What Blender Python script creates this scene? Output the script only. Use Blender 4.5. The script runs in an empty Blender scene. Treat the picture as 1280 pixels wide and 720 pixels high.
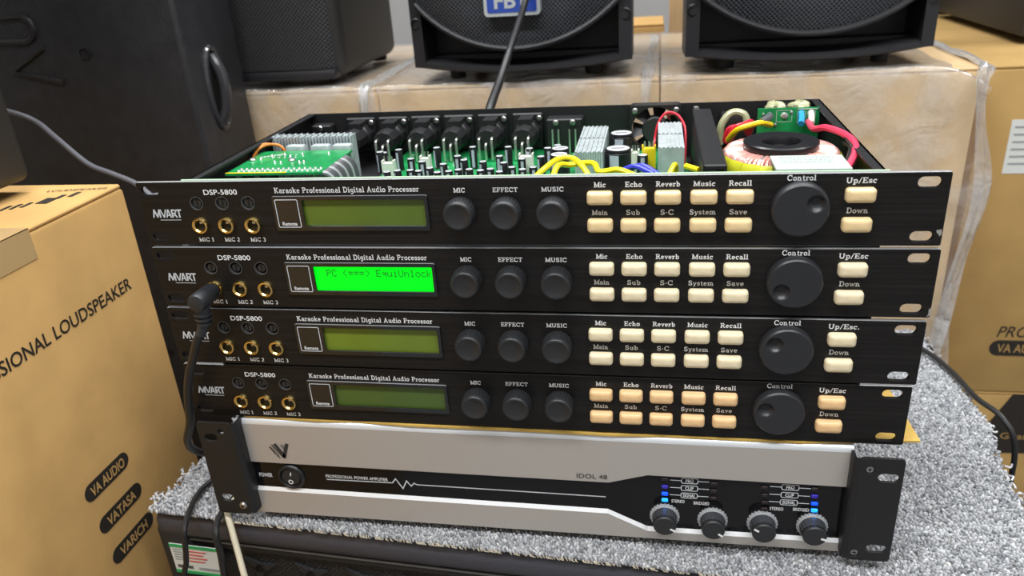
import bpy, bmesh, math, random
from mathutils import Vector, Matrix
random.seed(7)
SC = bpy.context.scene
COL = SC.collection
PI = math.pi

# ------------------------------------------------------------------ camera, world, lights, exposure
cam_d = bpy.data.cameras.new('camera')
cam = bpy.data.objects.new('camera', cam_d); COL.objects.link(cam)
YAW, PIT, ROL = -0.197912, -0.424021, -0.069567
fw = Vector((math.sin(YAW)*math.cos(PIT), math.cos(YAW)*math.cos(PIT), math.sin(PIT)))
rt = fw.cross(Vector((0, 0, 1))).normalized(); up = rt.cross(fw)
rt, up = math.cos(ROL)*rt + math.sin(ROL)*up, -math.sin(ROL)*rt + math.cos(ROL)*up
m = Matrix((rt, up, -fw)).transposed().to_4x4()
m.translation = Vector((0.086488, -0.430999, 0.127621))
cam.matrix_world = m
cam_d.sensor_width = 36.0
cam_d.lens = 971.228*36/1280
cam_d.clip_start = 0.01
cam_d.dof.use_dof = True
cam_d.dof.focus_distance = 0.50
cam_d.dof.aperture_fstop = 9.5
SC.camera = cam

world = bpy.data.worlds.new('room_ambient'); SC.world = world
world.use_nodes = True
world.node_tree.nodes['Background'].inputs[0].default_value = (0.80, 0.86, 1.0, 1)
world.node_tree.nodes['Background'].inputs[1].default_value = 0.30

def area(name, loc, sx, sy, power, color=(0.965, 0.985, 1.0), target=None):
    l = bpy.data.lights.new(name, 'AREA'); l.shape = 'RECTANGLE'; l.size = sx; l.size_y = sy
    l.energy = power; l.color = color
    o = bpy.data.objects.new(name, l); COL.objects.link(o); o.location = loc
    if target is not None:
        o.rotation_euler = (Vector(target)-Vector(loc)).to_track_quat('-Z', 'Y').to_euler()
    return o
CEIL = 1.75
LAMPS = [(-0.55, -0.75, 1.15, 0.22), (0.75, -0.75, 1.15, 0.22), (-0.55, 0.55, 1.15, 0.22), (0.75, 0.55, 1.15, 0.22)]
POW = [35, 27, 25, 23]
for (x, y, sx, sy), pw in zip(LAMPS, POW):
    area('ceiling_tube_light', (x, y, CEIL-0.052), sx, sy, pw)

SC.view_settings.view_transform = 'Standard'
SC.view_settings.look = 'None'
SC.view_settings.exposure = 0.0
SC.view_settings.gamma = 1.0
SC.view_settings.use_curve_mapping = False

# ------------------------------------------------------------------ materials
MATS = {}
def mat(name, color, rough=0.5, metal=0.0, noise=0.0, nscale=60, stretch=(1, 1, 1), bump=0.0, bscale=200, spec=0.5,
        emit=None, estr=0.0, trans=0.0, coat=0.0, rnoise=0.0, sss=0.0, color2=None, alpha=1.0):
    if name in MATS: return MATS[name]
    M = bpy.data.materials.new(name); M.use_nodes = True
    nt = M.node_tree; b = nt.nodes['Principled BSDF']
    b.inputs['Base Color'].default_value = (*color, 1)
    b.inputs['Roughness'].default_value = rough; b.inputs['Metallic'].default_value = metal
    b.inputs['Specular IOR Level'].default_value = spec
    b.inputs['Transmission Weight'].default_value = trans
    b.inputs['Coat Weight'].default_value = coat
    b.inputs['Alpha'].default_value = alpha
    if sss: b.inputs['Subsurface Weight'].default_value = sss; b.inputs['Subsurface Radius'].default_value = (.004, .003, .001); b.inputs['Subsurface Scale'].default_value = 1
    if emit:
        b.inputs['Emission Color'].default_value = (*emit, 1); b.inputs['Emission Strength'].default_value = estr
    tc = nt.nodes.new('ShaderNodeTexCoord'); mp = nt.nodes.new('ShaderNodeMapping')
    mp.inputs['Scale'].default_value = stretch
    nt.links.new(tc.outputs['Object'], mp.inputs['Vector'])
    if noise or rnoise or color2:
        n = nt.nodes.new('ShaderNodeTexNoise'); n.inputs['Scale'].default_value = nscale; n.inputs['Detail'].default_value = 4
        nt.links.new(mp.outputs[0], n.inputs['Vector'])
        if noise or color2:
            mx = nt.nodes.new('ShaderNodeMix'); mx.data_type = 'RGBA'
            c2 = color2 or color
            k = noise
            mx.inputs[6].default_value = (*[max(0, c*(1-k)) for c in color], 1)
            mx.inputs[7].default_value = (*[c*(1+k) for c in c2], 1)
            cr = nt.nodes.new('ShaderNodeMapRange'); cr.inputs[1].default_value = .3; cr.inputs[2].default_value = .7
            nt.links.new(n.outputs['Fac'], cr.inputs[0]); nt.links.new(cr.outputs[0], mx.inputs[0])
            nt.links.new(mx.outputs[2], b.inputs['Base Color'])
        if rnoise:
            rr = nt.nodes.new('ShaderNodeMapRange'); rr.inputs[1].default_value = .3; rr.inputs[2].default_value = .7
            rr.inputs[3].default_value = max(.02, rough-rnoise); rr.inputs[4].default_value = rough+rnoise
            nt.links.new(n.outputs['Fac'], rr.inputs[0]); nt.links.new(rr.outputs[0], b.inputs['Roughness'])
    if bump:
        n2 = nt.nodes.new('ShaderNodeTexNoise'); n2.inputs['Scale'].default_value = bscale; n2.inputs['Detail'].default_value = 3
        nt.links.new(mp.outputs[0], n2.inputs['Vector'])
        bp = nt.nodes.new('ShaderNodeBump'); bp.inputs['Strength'].default_value = bump; bp.inputs['Distance'].default_value = 0.0006
        nt.links.new(n2.outputs['Fac'], bp.inputs['Height']); nt.links.new(bp.outputs[0], b.inputs['Normal'])
    MATS[name] = M
    return M

def perforated(name, base, hole, pitch, rough=.5):
    """metal sheet with a staggered field of round holes"""
    if name in MATS: return MATS[name]
    M = mat(name, base, rough, .0)
    nt = M.node_tree; b = nt.nodes['Principled BSDF']
    tc = nt.nodes.new('ShaderNodeTexCoord'); v = nt.nodes.new('ShaderNodeTexVoronoi')
    mp = nt.nodes.new('ShaderNodeMapping'); mp.inputs['Scale'].default_value = (1, 0.0, 1.0)
    mp.inputs['Rotation'].default_value = (0, math.radians(45), 0)
    v.inputs['Scale'].default_value = 1/pitch; v.inputs['Randomness'].default_value = 0.0
    nt.links.new(tc.outputs['Object'], mp.inputs[0]); nt.links.new(mp.outputs[0], v.inputs['Vector'])
    mr = nt.nodes.new('ShaderNodeMapRange'); mr.inputs[1].default_value = .30; mr.inputs[2].default_value = .42
    nt.links.new(v.outputs['Distance'], mr.inputs[0])
    mx = nt.nodes.new('ShaderNodeMix'); mx.data_type = 'RGBA'
    mx.inputs[6].default_value = (*hole, 1); mx.inputs[7].default_value = (*base, 1)
    nt.links.new(mr.outputs[0], mx.inputs[0]); nt.links.new(mx.outputs[2], b.inputs['Base Color'])
    bp = nt.nodes.new('ShaderNodeBump'); bp.inputs['Strength'].default_value = .8; bp.inputs['Distance'].default_value = .001
    nt.links.new(mr.outputs[0], bp.inputs['Height']); nt.links.new(bp.outputs[0], b.inputs['Normal'])
    return M

mat('brushed_black', (.009, .008, .0075), .42, .0, noise=.5, nscale=90, stretch=(.06, 1, 6), bump=.18, bscale=260, spec=.30, rnoise=.07)
mat('edge_highlight', (.42, .42, .43), .45, .6)  # highlight along the top edges put into the colour; the panels are black
mat('black_paint', (.010, .010, .011), .5, bump=.15, bscale=900)
mat('black_inside', (.006, .006, .007), .55)
mat('black_plastic', (.012, .012, .013), .45, bump=.08, bscale=700)
mat('knob_plastic', (.020, .021, .023), .42, bump=.05, bscale=900)
mat('dial_plastic', (.021, .022, .025), .38, bump=.04, bscale=1200)
mat('void_black', (.002, .002, .002), .8)
mat('button_warm', (.84, .64, .35), .38, noise=.04, nscale=140, sss=.15)
mat('button_pale', (.84, .73, .50), .38, noise=.04, nscale=140, sss=.15)
mat('button_peach', (.86, .57, .29), .38, noise=.05, nscale=140, sss=.15)
mat('print_white', (.90, .91, .92), .55)
mat('print_silver', (.62, .66, .70), .4, noise=.15, nscale=900)
mat('print_dark', (.03, .03, .03), .5)
mat('print_box', (.022, .017, .012), .75, noise=.3, nscale=400)
mat('print_red', (.6, .1, .08), .6)
mat('gold', (.83, .60, .22), .22, 1.0)
mat('chrome', (.85, .85, .86), .14, 1.0)
mat('steel', (.55, .54, .52), .32, 1.0)
mat('tin', (.80, .79, .74), .30, .9)
mat('bezel_gloss', (.010, .011, .012), .10, coat=.6)
mat('bezel_glass', (.02, .03, .025), .06, coat=.8)
mat('lcd_off', (.105, .165, .022), .16, noise=.10, nscale=18)
mat('lcd_off_bright', (.150, .215, .022), .16, noise=.12, nscale=22)
mat('lcd_dim', (.075, .125, .026), .16, noise=.10, nscale=18)
mat('lcd_on', (.0, .10, .005), .25, emit=(.0, 1.0, .012), estr=.95, spec=.2)
mat('lcd_ink', (.0, .10, .01), .4, emit=(.0, .40, .01), estr=.45)
mat('silver_panel', (.56, .525, .485), .45, .45, bump=.12, bscale=1500, noise=.03, nscale=900)
mat('silver_trim', (.92, .93, .94), .28, .35)
mat('gloss_black', (.005, .005, .006), .10, spec=.35); mat('handle_gloss', (.05, .05, .055), .16, coat=.5)
mat('clear_ring', (.34, .35, .36), .22, spec=.6)
mat('clear_knob', (.045, .048, .055), .18, coat=.7)
mat('led_off', (.02, .012, .014), .3)
mat('led_blue', (.01, .05, .9), .3, emit=(.0, .07, 1.0), estr=1.4)
mat('led_blue_core', (.05, .3, 1.0), .3, emit=(.0, .25, 1.0), estr=1.8)
mat('led_violet', (.03, .02, .3), .3, emit=(.05, .03, .8), estr=.15)
mat('cardboard', (.64, .385, .14), .80, noise=.07, nscale=26, bump=.10, bscale=60, spec=.25)
mat('cardboard_pale', (.66, .465, .25), .72, noise=.07, nscale=20, bump=.10, bscale=50, spec=.3)
mat('cardboard_tan', (.50, .315, .115), .80, noise=.07, nscale=26, bump=.10, bscale=60, spec=.25)
mat('card_sheet', (.62, .40, .09), .75, noise=.12, nscale=80)
mat('tape', (.62, .41, .19), .28, coat=.3, spec=.6)
mat('pcb_green', (.012, .27, .075), .30, noise=.25, nscale=90, coat=.2)
mat('pcb_edge', (.45, .62, .42), .5)
mat('solder', (.72, .72, .70), .30, .8)
mat('aluminium', (.50, .555, .565), .42, .35, noise=.14, nscale=150, bump=.1, bscale=400)
mat('cap_black', (.010, .010, .012), .30)
mat('cap_top', (.72, .74, .77), .35, .3)
mat('cap_stripe', (.45, .48, .56), .4)
mat('white_plastic', (.72, .74, .66), .45)
mat('copper_pink', (.74, .36, .31), .28, .30, noise=.2, nscale=300)
mat('tape_yellow', (.62, .62, .03), .32, noise=.12, nscale=70, coat=.3)
mat('wire_yellow', (.86, .66, .01), .35)
mat('wire_red', (.72, .03, .055), .32)
mat('wire_pink', (.78, .06, .12), .32)
mat('wire_blue', (.03, .04, .55), .35)
mat('wire_orange', (.72, .22, .03), .4)
mat('wire_grey', (.20, .21, .22), .45)
mat('wire_black', (.012, .012, .013), .42)
mat('cream_cable', (.74, .66, .50), .45)
mat('ribbon_grey', (.10, .10, .11), .45); mat('ribbon_pale', (.38, .39, .40), .5); mat('rim_grey', (.060, .060, .064), .28); mat('trim_grey', (.026, .026, .028), .4)
mat('glue', (.52, .52, .30), .25, spec=.5, trans=.25)
mat('label_white', (.46, .55, .49), .5)
mat('label_paper', (.78, .80, .76), .5)
mat('label_green', (.03, .40, .13), .5)
mat('label_grey', (.34, .36, .36), .6)
mat('rubber', (.012, .012, .012), .7)
mat('cabinet_black', (.017, .017, .019), .55, bump=.6, bscale=420, spec=.5)
mat('cabinet_rim_lit', (.050, .050, .062), .36, bump=.5, bscale=700)  # rim highlight put into the colour, lighter and bluer than the cabinet black
mat('speaker_coat', (.026, .026, .029), .46, bump=.9, bscale=330, noise=.2, nscale=60)
mat('speaker_plain', (.030, .029, .028), .55, bump=.2, bscale=300)
mat('speaker_plastic', (.024, .024, .027), .42, bump=.25, bscale=600)
perforated('grille_fine', (.050, .050, .054), (.003, .003, .003), .0034)
perforated('grille_cabinet', (.012, .012, .013), (.002, .002, .002), .0030)
perforated('cone_grille', (.060, .064, .075), (.004, .004, .005), .0032, .4)
mat('badge_blue', (.025, .075, .42), .25, coat=.5)
mat('badge_silver', (.66, .69, .72), .3, .4)
mat('pale_wood', (.70, .50, .28), .6, noise=.12, nscale=8, stretch=(8, 8, .6))
mat('wall_paint', (.36, .355, .35), .85, noise=.03, nscale=3)
mat('ceiling_paint', (.75, .75, .74), .9)
mat('floor_tile', (.21, .21, .215), .45, noise=.12, nscale=5)
mat('lamp_frame', (.7, .7, .7), .5)
mat('lamp_tube', (.9, .9, .9), .4, emit=(1, .98, .95), estr=2.0)
mat('carpet_backing', (.32, .31, .29), .95)

def carpet_material():
    M = mat('carpet_loops', (.5, .5, .5), .95, spec=.15)
    nt = M.node_tree; b = nt.nodes['Principled BSDF']
    at = nt.nodes.new('ShaderNodeAttribute'); at.attribute_name = 'tone'
    cr = nt.nodes.new('ShaderNodeValToRGB')
    e = cr.color_ramp.elements
    e[0].position = 0; e[0].color = (.12, .125, .135, 1)
    e[1].position = 1; e[1].color = (.68, .685, .69, 1)
    k = cr.color_ramp.elements.new(.35); k.color = (.30, .308, .325, 1)
    k = cr.color_ramp.elements.new(.7); k.color = (.46, .465, .48, 1)
    nt.links.new(at.outputs['Fac'], cr.inputs[0]); nt.links.new(cr.outputs[0], b.inputs['Base Color'])
    return M
mat('sleeve_blue', (.02, .30, .55), .4); mat('sleeve_cream', (.70, .66, .55), .4)
mat('silver_lit', (.80, .83, .86), .32, .45, bump=.05, bscale=1500); mat('plug_rubber', (.022, .024, .028), .45, bump=.05, bscale=900); mat('cable_grey', (.16, .16, .18), .4)
carpet_material()

def film_material(name, lo, hi):
    M = bpy.data.materials.new(name); M.use_nodes = True; MATS[name] = M
    nt = M.node_tree; nt.nodes.clear()
    out = nt.nodes.new('ShaderNodeOutputMaterial')
    tr = nt.nodes.new('ShaderNodeBsdfTransparent'); tr.inputs[0].default_value = (.97, .97, .97, 1)
    gl = nt.nodes.new('ShaderNodeBsdfGlossy'); gl.inputs['Roughness'].default_value = .24
    df = nt.nodes.new('ShaderNodeBsdfDiffuse'); df.inputs[0].default_value = (.85, .86, .87, 1)
    tl = nt.nodes.new('ShaderNodeBsdfTranslucent'); tl.inputs[0].default_value = (.85, .86, .87, 1)
    add = nt.nodes.new('ShaderNodeMixShader'); add.inputs[0].default_value = .4
    nt.links.new(df.outputs[0], add.inputs[1]); nt.links.new(tl.outputs[0], add.inputs[2])
    # milky where the film is crumpled
    tc = nt.nodes.new('ShaderNodeTexCoord'); n = nt.nodes.new('ShaderNodeTexNoise'); n.inputs['Scale'].default_value = 9; n.inputs['Detail'].default_value = 5
    n.inputs['Distortion'].default_value = 1.2
    nt.links.new(tc.outputs['Object'], n.inputs[0])
    mr = nt.nodes.new('ShaderNodeMapRange'); mr.inputs[1].default_value = .42; mr.inputs[2].default_value = .72; mr.inputs[3].default_value = lo; mr.inputs[4].default_value = hi
    nt.links.new(n.outputs['Fac'], mr.inputs[0])
    m1 = nt.nodes.new('ShaderNodeMixShader'); nt.links.new(mr.outputs[0], m1.inputs[0])
    nt.links.new(tr.outputs[0], m1.inputs[1]); nt.links.new(add.outputs[0], m1.inputs[2])
    fr0 = nt.nodes.new('ShaderNodeFresnel'); fr0.inputs[0].default_value = 1.35
    fr = nt.nodes.new('ShaderNodeMath'); fr.operation = 'MULTIPLY'; fr.inputs[1].default_value = .45; nt.links.new(fr0.outputs[0], fr.inputs[0])
    m2 = nt.nodes.new('ShaderNodeMixShader'); nt.links.new(fr.outputs[0], m2.inputs[0])
    nt.links.new(m1.outputs[0], m2.inputs[1]); nt.links.new(gl.outputs[0], m2.inputs[2])
    n3 = nt.nodes.new('ShaderNodeTexNoise'); n3.inputs['Scale'].default_value = 26; n3.inputs['Detail'].default_value = 4; n3.inputs['Distortion'].default_value = 2
    nt.links.new(tc.outputs['Object'], n3.inputs[0])
    bp = nt.nodes.new('ShaderNodeBump'); bp.inputs['Strength'].default_value = .8; bp.inputs['Distance'].default_value = .006
    nt.links.new(n3.outputs['Fac'], bp.inputs['Height'])
    nt.links.new(bp.outputs[0], gl.inputs['Normal']); nt.links.new(bp.outputs[0], df.inputs['Normal'])
    nt.links.new(m2.outputs[0], out.inputs[0])
film_material('plastic_film', .14, .66); film_material('milky_film', .45, .9)

# ------------------------------------------------------------------ mesh helpers
class B:
    """collects geometry for ONE mesh object"""
    def __init__(s): s.v = []; s.f = []; s.m = []; s.mats = []
    def mi(s, m):
        if m not in s.mats: s.mats.append(m)
        return s.mats.index(m)
    def add(s, vs, fs, m):
        o = len(s.v); k = s.mi(m); s.v += [tuple(v) for v in vs]
        for f in fs: s.f.append(tuple(i+o for i in f)); s.m.append(k)
        return s
    def box(s, x0, x1, y0, y1, z0, z1, m):
        vs = [(x, y, z) for z in (z0, z1) for y in (y0, y1) for x in (x0, x1)]
        return s.add(vs, [(0, 2, 3, 1), (4, 5, 7, 6), (0, 1, 5, 4), (2, 6, 7, 3), (0, 4, 6, 2), (1, 3, 7, 5)], m)
    def rbox(s, x0, x1, y0, y1, z0, z1, m, r=.002, seg=2):
        bm = bmesh.new(); bmesh.ops.create_cube(bm, size=1)
        for v in bm.verts:
            v.co = Vector(((x0+x1)/2+v.co.x*(x1-x0), (y0+y1)/2+v.co.y*(y1-y0), (z0+z1)/2+v.co.z*(z1-z0)))
        bmesh.ops.bevel(bm, geom=bm.edges[:], offset=r, segments=seg, profile=.5, affect='EDGES')
        bm.verts.index_update()
        s.add([v.co[:] for v in bm.verts], [[v.index for v in f.verts] for f in bm.faces], m); bm.free(); return s
    def lathe(s, prof, c, m, axis='y', seg=28, mats=None, a0=0.0):
        """prof: (radius, offset along axis). axis 'y' points to -y (towards the viewer), 'z' up, 'x' +x"""
        c = Vector(c); vs = []; fs = []
        def P(r, h, a):
            ca, sa = math.cos(a)*r, math.sin(a)*r
            if axis == 'y': return (c.x+ca, c.y-h, c.z+sa)
            if axis == 'x': return (c.x+h, c.y+ca, c.z+sa)
            return (c.x+ca, c.y+sa, c.z+h)
        rows = []
        for r, h in prof:
            if r < 1e-7: rows.append([len(vs)]); vs.append(P(0, h, 0))
            else:
                rows.append(list(range(len(vs), len(vs)+seg)))
                vs += [P(r, h, a0+2*PI*k/seg) for k in range(seg)]
        o = len(s.v); s.v += vs
        for j in range(len(rows)-1):
            a, b = rows[j], rows[j+1]; mm = s.mi(mats[j] if mats else m)
            for k in range(seg):
                k2 = (k+1) % seg
                if len(a) == 1 and len(b) == 1: continue
                if len(a) == 1: f = (a[0], b[k2], b[k])
                elif len(b) == 1: f = (a[k], a[k2], b[0])
                else: f = (a[k], a[k2], b[k2], b[k])
                if axis == 'x': f = tuple(f)
                s.f.append(tuple(i+o for i in f)); s.m.append(mm)
        return s
    def tube(s, pts, r, m, seg=8, n=6, r2=None, smooth=True):
        P = [Vector(p) for p in pts]
        if smooth and len(P) > 2:
            Q = []
            E = [P[0]*2-P[1]] + P + [P[-1]*2-P[-2]]
            for i in range(1, len(E)-2):
                for k in range(n):
                    t = k/n; a, b, c, d = E[i-1:i+3]
                    Q.append(.5*((2*b)+(c-a)*t+(2*a-5*b+4*c-d)*t*t+(3*b-a-3*c+d)*t**3))
            Q.append(P[-1]); P = Q
        vs = []; fs = []; N = len(P)
        t0 = (P[1]-P[0]).normalized(); u = t0.orthogonal().normalized()
        for i, p in enumerate(P):
            t = (P[min(i+1, N-1)]-P[max(i-1, 0)])
            t = t.normalized() if t.length > 1e-9 else t0
            u = (u-t*u.dot(t)); u = u.normalized() if u.length > 1e-6 else t.orthogonal().normalized()
            w = t.cross(u)
            rr = r if r2 is None else r+(r2-r)*i/(N-1)
            vs += [p+(u*math.cos(2*PI*k/seg)+w*math.sin(2*PI*k/seg))*rr for k in range(seg)]
        for i in range(N-1):
            for k in range(seg):
                k2 = (k+1) % seg
                fs.append((i*seg+k, i*seg+k2, (i+1)*seg+k2, (i+1)*seg+k))
        fs.append(tuple(range(seg))[::-1]); fs.append(tuple((N-1)*seg+k for k in range(seg)))
        return s.add([v[:] for v in vs], fs, m)
    def prism(s, out, d0, d1, m, plane='xz', cap=True):
        """extrude a closed outline (list of 2-d points); plane xz -> between y=d0 and y=d1; xy -> z; yz -> x"""
        n = len(out)
        def P(a, b, d): return {'xz': (a, d, b), 'xy': (a, b, d), 'yz': (d, a, b)}[plane]
        vs = [P(a, b, d0) for a, b in out]+[P(a, b, d1) for a, b in out]
        fs = [(i, (i+1) % n, n+(i+1) % n, n+i) for i in range(n)]
        if cap: fs += [tuple(range(n))[::-1], tuple(range(n, 2*n))]
        return s.add(vs, fs, m)
    def mesh(s, name, smooth=True, ang=35, fix=True):
        me = bpy.data.meshes.new(name); me.from_pydata(s.v, [], s.f)
        for m in s.mats: me.materials.append(MATS[m])
        me.polygons.foreach_set('material_index', s.m)
        if fix:
            bm = bmesh.new(); bm.from_mesh(me)
            bmesh.ops.recalc_face_normals(bm, faces=bm.faces[:]); bm.to_mesh(me); bm.free()
        if smooth:
            me.polygons.foreach_set('use_smooth', [True]*len(me.polygons))
            me.set_sharp_from_angle(angle=math.radians(ang))
        me.update(); return me
    def make(s, name, parent=None, loc=None, rot=None, smooth=True, ang=35, label=None, fix=True):
        return link(name, s.mesh(name, smooth, ang, fix), parent, loc, rot, label)

def link(name, me, parent=None, loc=None, rot=None, label=None):
    o = bpy.data.objects.new(name, me); COL.objects.link(o)
    if parent is not None: o.parent = parent
    if loc is not None: o.location = loc
    if rot is not None: o.rotation_euler = rot
    if label: o['label'] = label
    return o
def thing(name, label, cat, loc=(0, 0, 0), rz=0, group=None):
    o = bpy.data.objects.new(name, None); COL.objects.link(o); o.empty_display_size = .02
    o.location = loc; o.rotation_euler = (0, 0, rz); tag(o, label, cat, group); return o
def tag(o, label, cat, group=None):
    o['label'] = label; o['category'] = cat
    if group: o['group'] = group
    return o
def struct(o): o['kind'] = 'structure'; return o

def rrect(x0, x1, z0, z1, r, n=5):
    pts = []
    for cx, cz, a in ((x1-r, z1-r, 0), (x0+r, z1-r, 90), (x0+r, z0+r, 180), (x1-r, z0+r, 270)):
        for k in range(n+1):
            t = math.radians(a+90*k/n); pts.append((cx+r*math.cos(t), cz+r*math.sin(t)))
    return pts
def slot(cx, cz, w, h, n=8): return rrect(cx-w/2, cx+w/2, cz-h/2, cz+h/2, h/2-1e-6, n)
def circ(cx, cz, r, n=24): return [(cx+r*math.cos(2*PI*k/n), cz+r*math.sin(2*PI*k/n)) for k in range(n)]

def plate_mesh(name, outline, holes, y0, y1, mats, bevel=0.0):
    """flat plate with holes lying in the xz plane, front at y0, back at y1 (2-d filled curve turned to mesh)"""
    cu = bpy.data.curves.new(name, 'CURVE'); cu.dimensions = '2D'; cu.fill_mode = 'BOTH'
    for pts in [outline]+holes:
        sp = cu.splines.new('POLY'); sp.points.add(len(pts)-1); sp.use_cyclic_u = True
        for p, q in zip(sp.points, pts): p.co = (q[0], q[1], 0, 1)
    t = abs(y1-y0); cu.extrude = t/2-bevel; cu.bevel_depth = bevel; cu.bevel_resolution = 1; cu.offset = -bevel
    ob = bpy.data.objects.new(name, cu); COL.objects.link(ob)
    dg = bpy.context.evaluated_depsgraph_get(); me = bpy.data.meshes.new_from_object(ob.evaluated_get(dg))
    bpy.data.objects.remove(ob); bpy.data.curves.remove(cu)
    me.name = name
    me.transform(Matrix.Rotation(PI/2, 4, 'X')); me.transform(Matrix.Translation((0, (y0+y1)/2, 0)))
    ztop = max(v.co.z for v in me.vertices)
    me.materials.clear()
    for m in mats: me.materials.append(MATS[m])
    for p in me.polygons:
        p.material_index = 0; p.use_smooth = False
        if len(mats) > 1 and p.normal.z > .6 and p.center.z > ztop-.0012: p.material_index = 1
    me.update(); return me

# ---- sans lettering (built-in Blender font) -> flat mesh in the xz plane facing -y, centred on x
TXT = {}
def sans(text, width, height, bold=0.0, key=None, shear=0.0):
    k = (text, round(width, 6), round(height, 6), bold, shear)
    if k in TXT: return TXT[k]
    cu = bpy.data.curves.new('lettering', 'FONT'); cu.body = text; cu.size = 1; cu.resolution_u = 3; cu.offset = bold; cu.shear = shear
    ob = bpy.data.objects.new('lettering', cu); COL.objects.link(ob)
    dg = bpy.context.evaluated_depsgraph_get(); me = bpy.data.meshes.new_from_object(ob.evaluated_get(dg))
    bpy.data.objects.remove(ob); bpy.data.curves.remove(cu)
    xs = [v.co.x for v in me.vertices]; ys = [v.co.y for v in me.vertices]
    x0, x1, y0, y1 = min(xs), max(xs), min(ys), max(ys)
    sx, sy = width/(x1-x0), height/(y1-y0)
    for v in me.vertices: v.co = ((v.co.x-(x0+x1)/2)*sx, 0, (v.co.y-(y0+y1)/2)*sy)
    for p in me.polygons: p.use_smooth = False
    me.name = 'lettering'; TXT[k] = me; return me

# ---- slab-serif lettering drawn as strokes
def arc(cx, cy, rx, ry, a0, a1, n=10):
    return [(cx+rx*math.cos(math.radians(a0+(a1-a0)*k/n)), cy+ry*math.sin(math.radians(a0+(a1-a0)*k/n))) for k in range(n+1)]
XH = .66; TH = .17; TS = .11
def stem(x, a, b, bot='lr', top='lr', e=.13):
    s = [([(x, a), (x, b)], TH)]
    for y, w in ((a+TS/2, bot), (b-TS/2, top)):
        if w: s.append(([(x-(TH/2+e if 'l' in w else 0), y), (x+(TH/2+e if 'r' in w else 0), y)], TS))
    return s
def hump(x0, x1): return [([(x0, .36)]+arc((x0+x1)/2, .36, (x1-x0)/2, .25, 170, 0, 7)+[(x1, .3)], .14)]
G = {}
G['M'] = (1.12, stem(.16, 0, 1, 'lr', 'l')+stem(.96, 0, 1, 'lr', 'r')+[([(.16, 1), (.56, .12), (.96, 1)], .14)])
G['I'] = (.5, stem(.25, 0, 1))
G['C'] = (.95, [(arc(.5, .5, .4, .45, 42, 318, 14), .16), ([(.82, .62), (.82, .98)], TS), ([(.82, .05), (.82, .25)], TS)])
G['E'] = (.86, stem(.2, 0, 1, 'l', 'l')+[([(.2, .94), (.74, .94)], .12), ([(.2, .5), (.56, .5)], .12), ([(.2, .06), (.78, .06)], .12), ([(.73, 1), (.73, .72)], TS), ([(.77, 0), (.77, .3)], TS), ([(.56, .38), (.56, .62)], TS)])
G['F'] = (.80, stem(.2, 0, 1, 'lr', 'l')+[([(.2, .94), (.72, .94)], .12), ([(.2, .5), (.54, .5)], .12), ([(.71, 1), (.71, .7)], TS), ([(.54, .38), (.54, .62)], TS)])
G['T'] = (.88, stem(.44, 0, 1, 'lr', '')+[([(.05, .94), (.83, .94)], .12), ([(.07, 1), (.07, .7)], TS), ([(.81, 1), (.81, .7)], TS)])
G['U'] = (1.0, [([(.2, 1), (.2, .35)]+arc(.5, .35, .3, .29, 180, 360, 8)+[(.8, 1)], .16), ([(.03, .94), (.38, .94)], TS), ([(.64, .94), (.97, .94)], TS)])
G['S'] = (.80, [(arc(.39, .72, .26, .22, 25, 270, 8)+arc(.4, .27, .28, .22, 90, -155, 8), .155), ([(.64, .70), (.64, .97)], TS), ([(.12, .03), (.12, .3)], TS)])
G['K'] = (.98, stem(.2, 0, 1)+[([(.76, .96), (.24, .42)], .13), ([(.4, .6), (.82, .04)], .16), ([(.58, .94), (.94, .94)], TS), ([(.64, .06), (.98, .06)], TS)])
G['P'] = (.86, stem(.22, 0, 1, 'lr', 'l')+[([(.22, .94), (.45, .94)]+arc(.48, .70, .26, .24, 90, -90, 8)+[(.22, .46)], .14)])
G['R'] = (.98, stem(.22, 0, 1, 'lr', 'l')+[([(.22, .94), (.48, .94)]+arc(.5, .72, .24, .22, 90, -90, 8)+[(.22, .5)], .14), ([(.5, .5), (.8, .06), (.96, .06)], .15)])
G['D'] = (.98, stem(.22, 0, 1, 'l', 'l')+[([(.2, .94), (.45, .94)]+arc(.47, .5, .38, .44, 90, -90, 10)+[(.2, .06)], .15)])
G['A'] = (1.0, [([(.16, .04), (.5, .95), (.84, .04)], .15), ([(.3, .34), (.7, .34)], .11), ([(0, .05), (.34, .05)], TS), ([(.64, .05), (1, .05)], TS)])
G['a'] = (.72, [(arc(.34, .47, .22, .15, 160, 0, 6)+[(.56, .06), (.72, .06)], .14), (arc(.34, .21, .22, .16, 0, 360, 12), .13)])
G['c'] = (.62, [(arc(.34, .33, .25, .28, 45, 315, 10), .15), ([(.55, .45), (.55, .64)], .12)])
G['d'] = (.76, stem(.54, 0, 1, 'r', 'l')+[(arc(.32, .33, .23, .28, 0, 360, 12), .14)])
G['b'] = (.76, stem(.2, 0, 1, '', 'l')+[(arc(.43, .33, .23, .28, 0, 360, 12), .14)])
G['e'] = (.68, [([(.1, .36), (.58, .36)]+arc(.34, .33, .25, .28, 10, 315, 11), .13)])
G['f'] = (.52, stem(.22, 0, .75, 'lr', '')+[([(.22, .74)]+arc(.40, .76, .18, .18, 180, 60, 5), .15), ([(.04, .60), (.46, .60)], .11)])
G['g'] = (.68, [(arc(.32, .38, .22, .22, 0, 360, 12), .14), ([(.54, .62), (.54, -.02)]+arc(.33, -.04, .21, .2, 0, -160, 7), .14), ([(.5, .60), (.68, .60)], TS)])
G['h'] = (.82, stem(.2, 0, 1, 'lr', 'l')+hump(.2, .6)+stem(.6, 0, .35, 'lr', ''))
G['i'] = (.42, stem(.22, 0, XH, 'lr', 'l')+[([(.13, .87), (.30, .87)], .17)])
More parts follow.
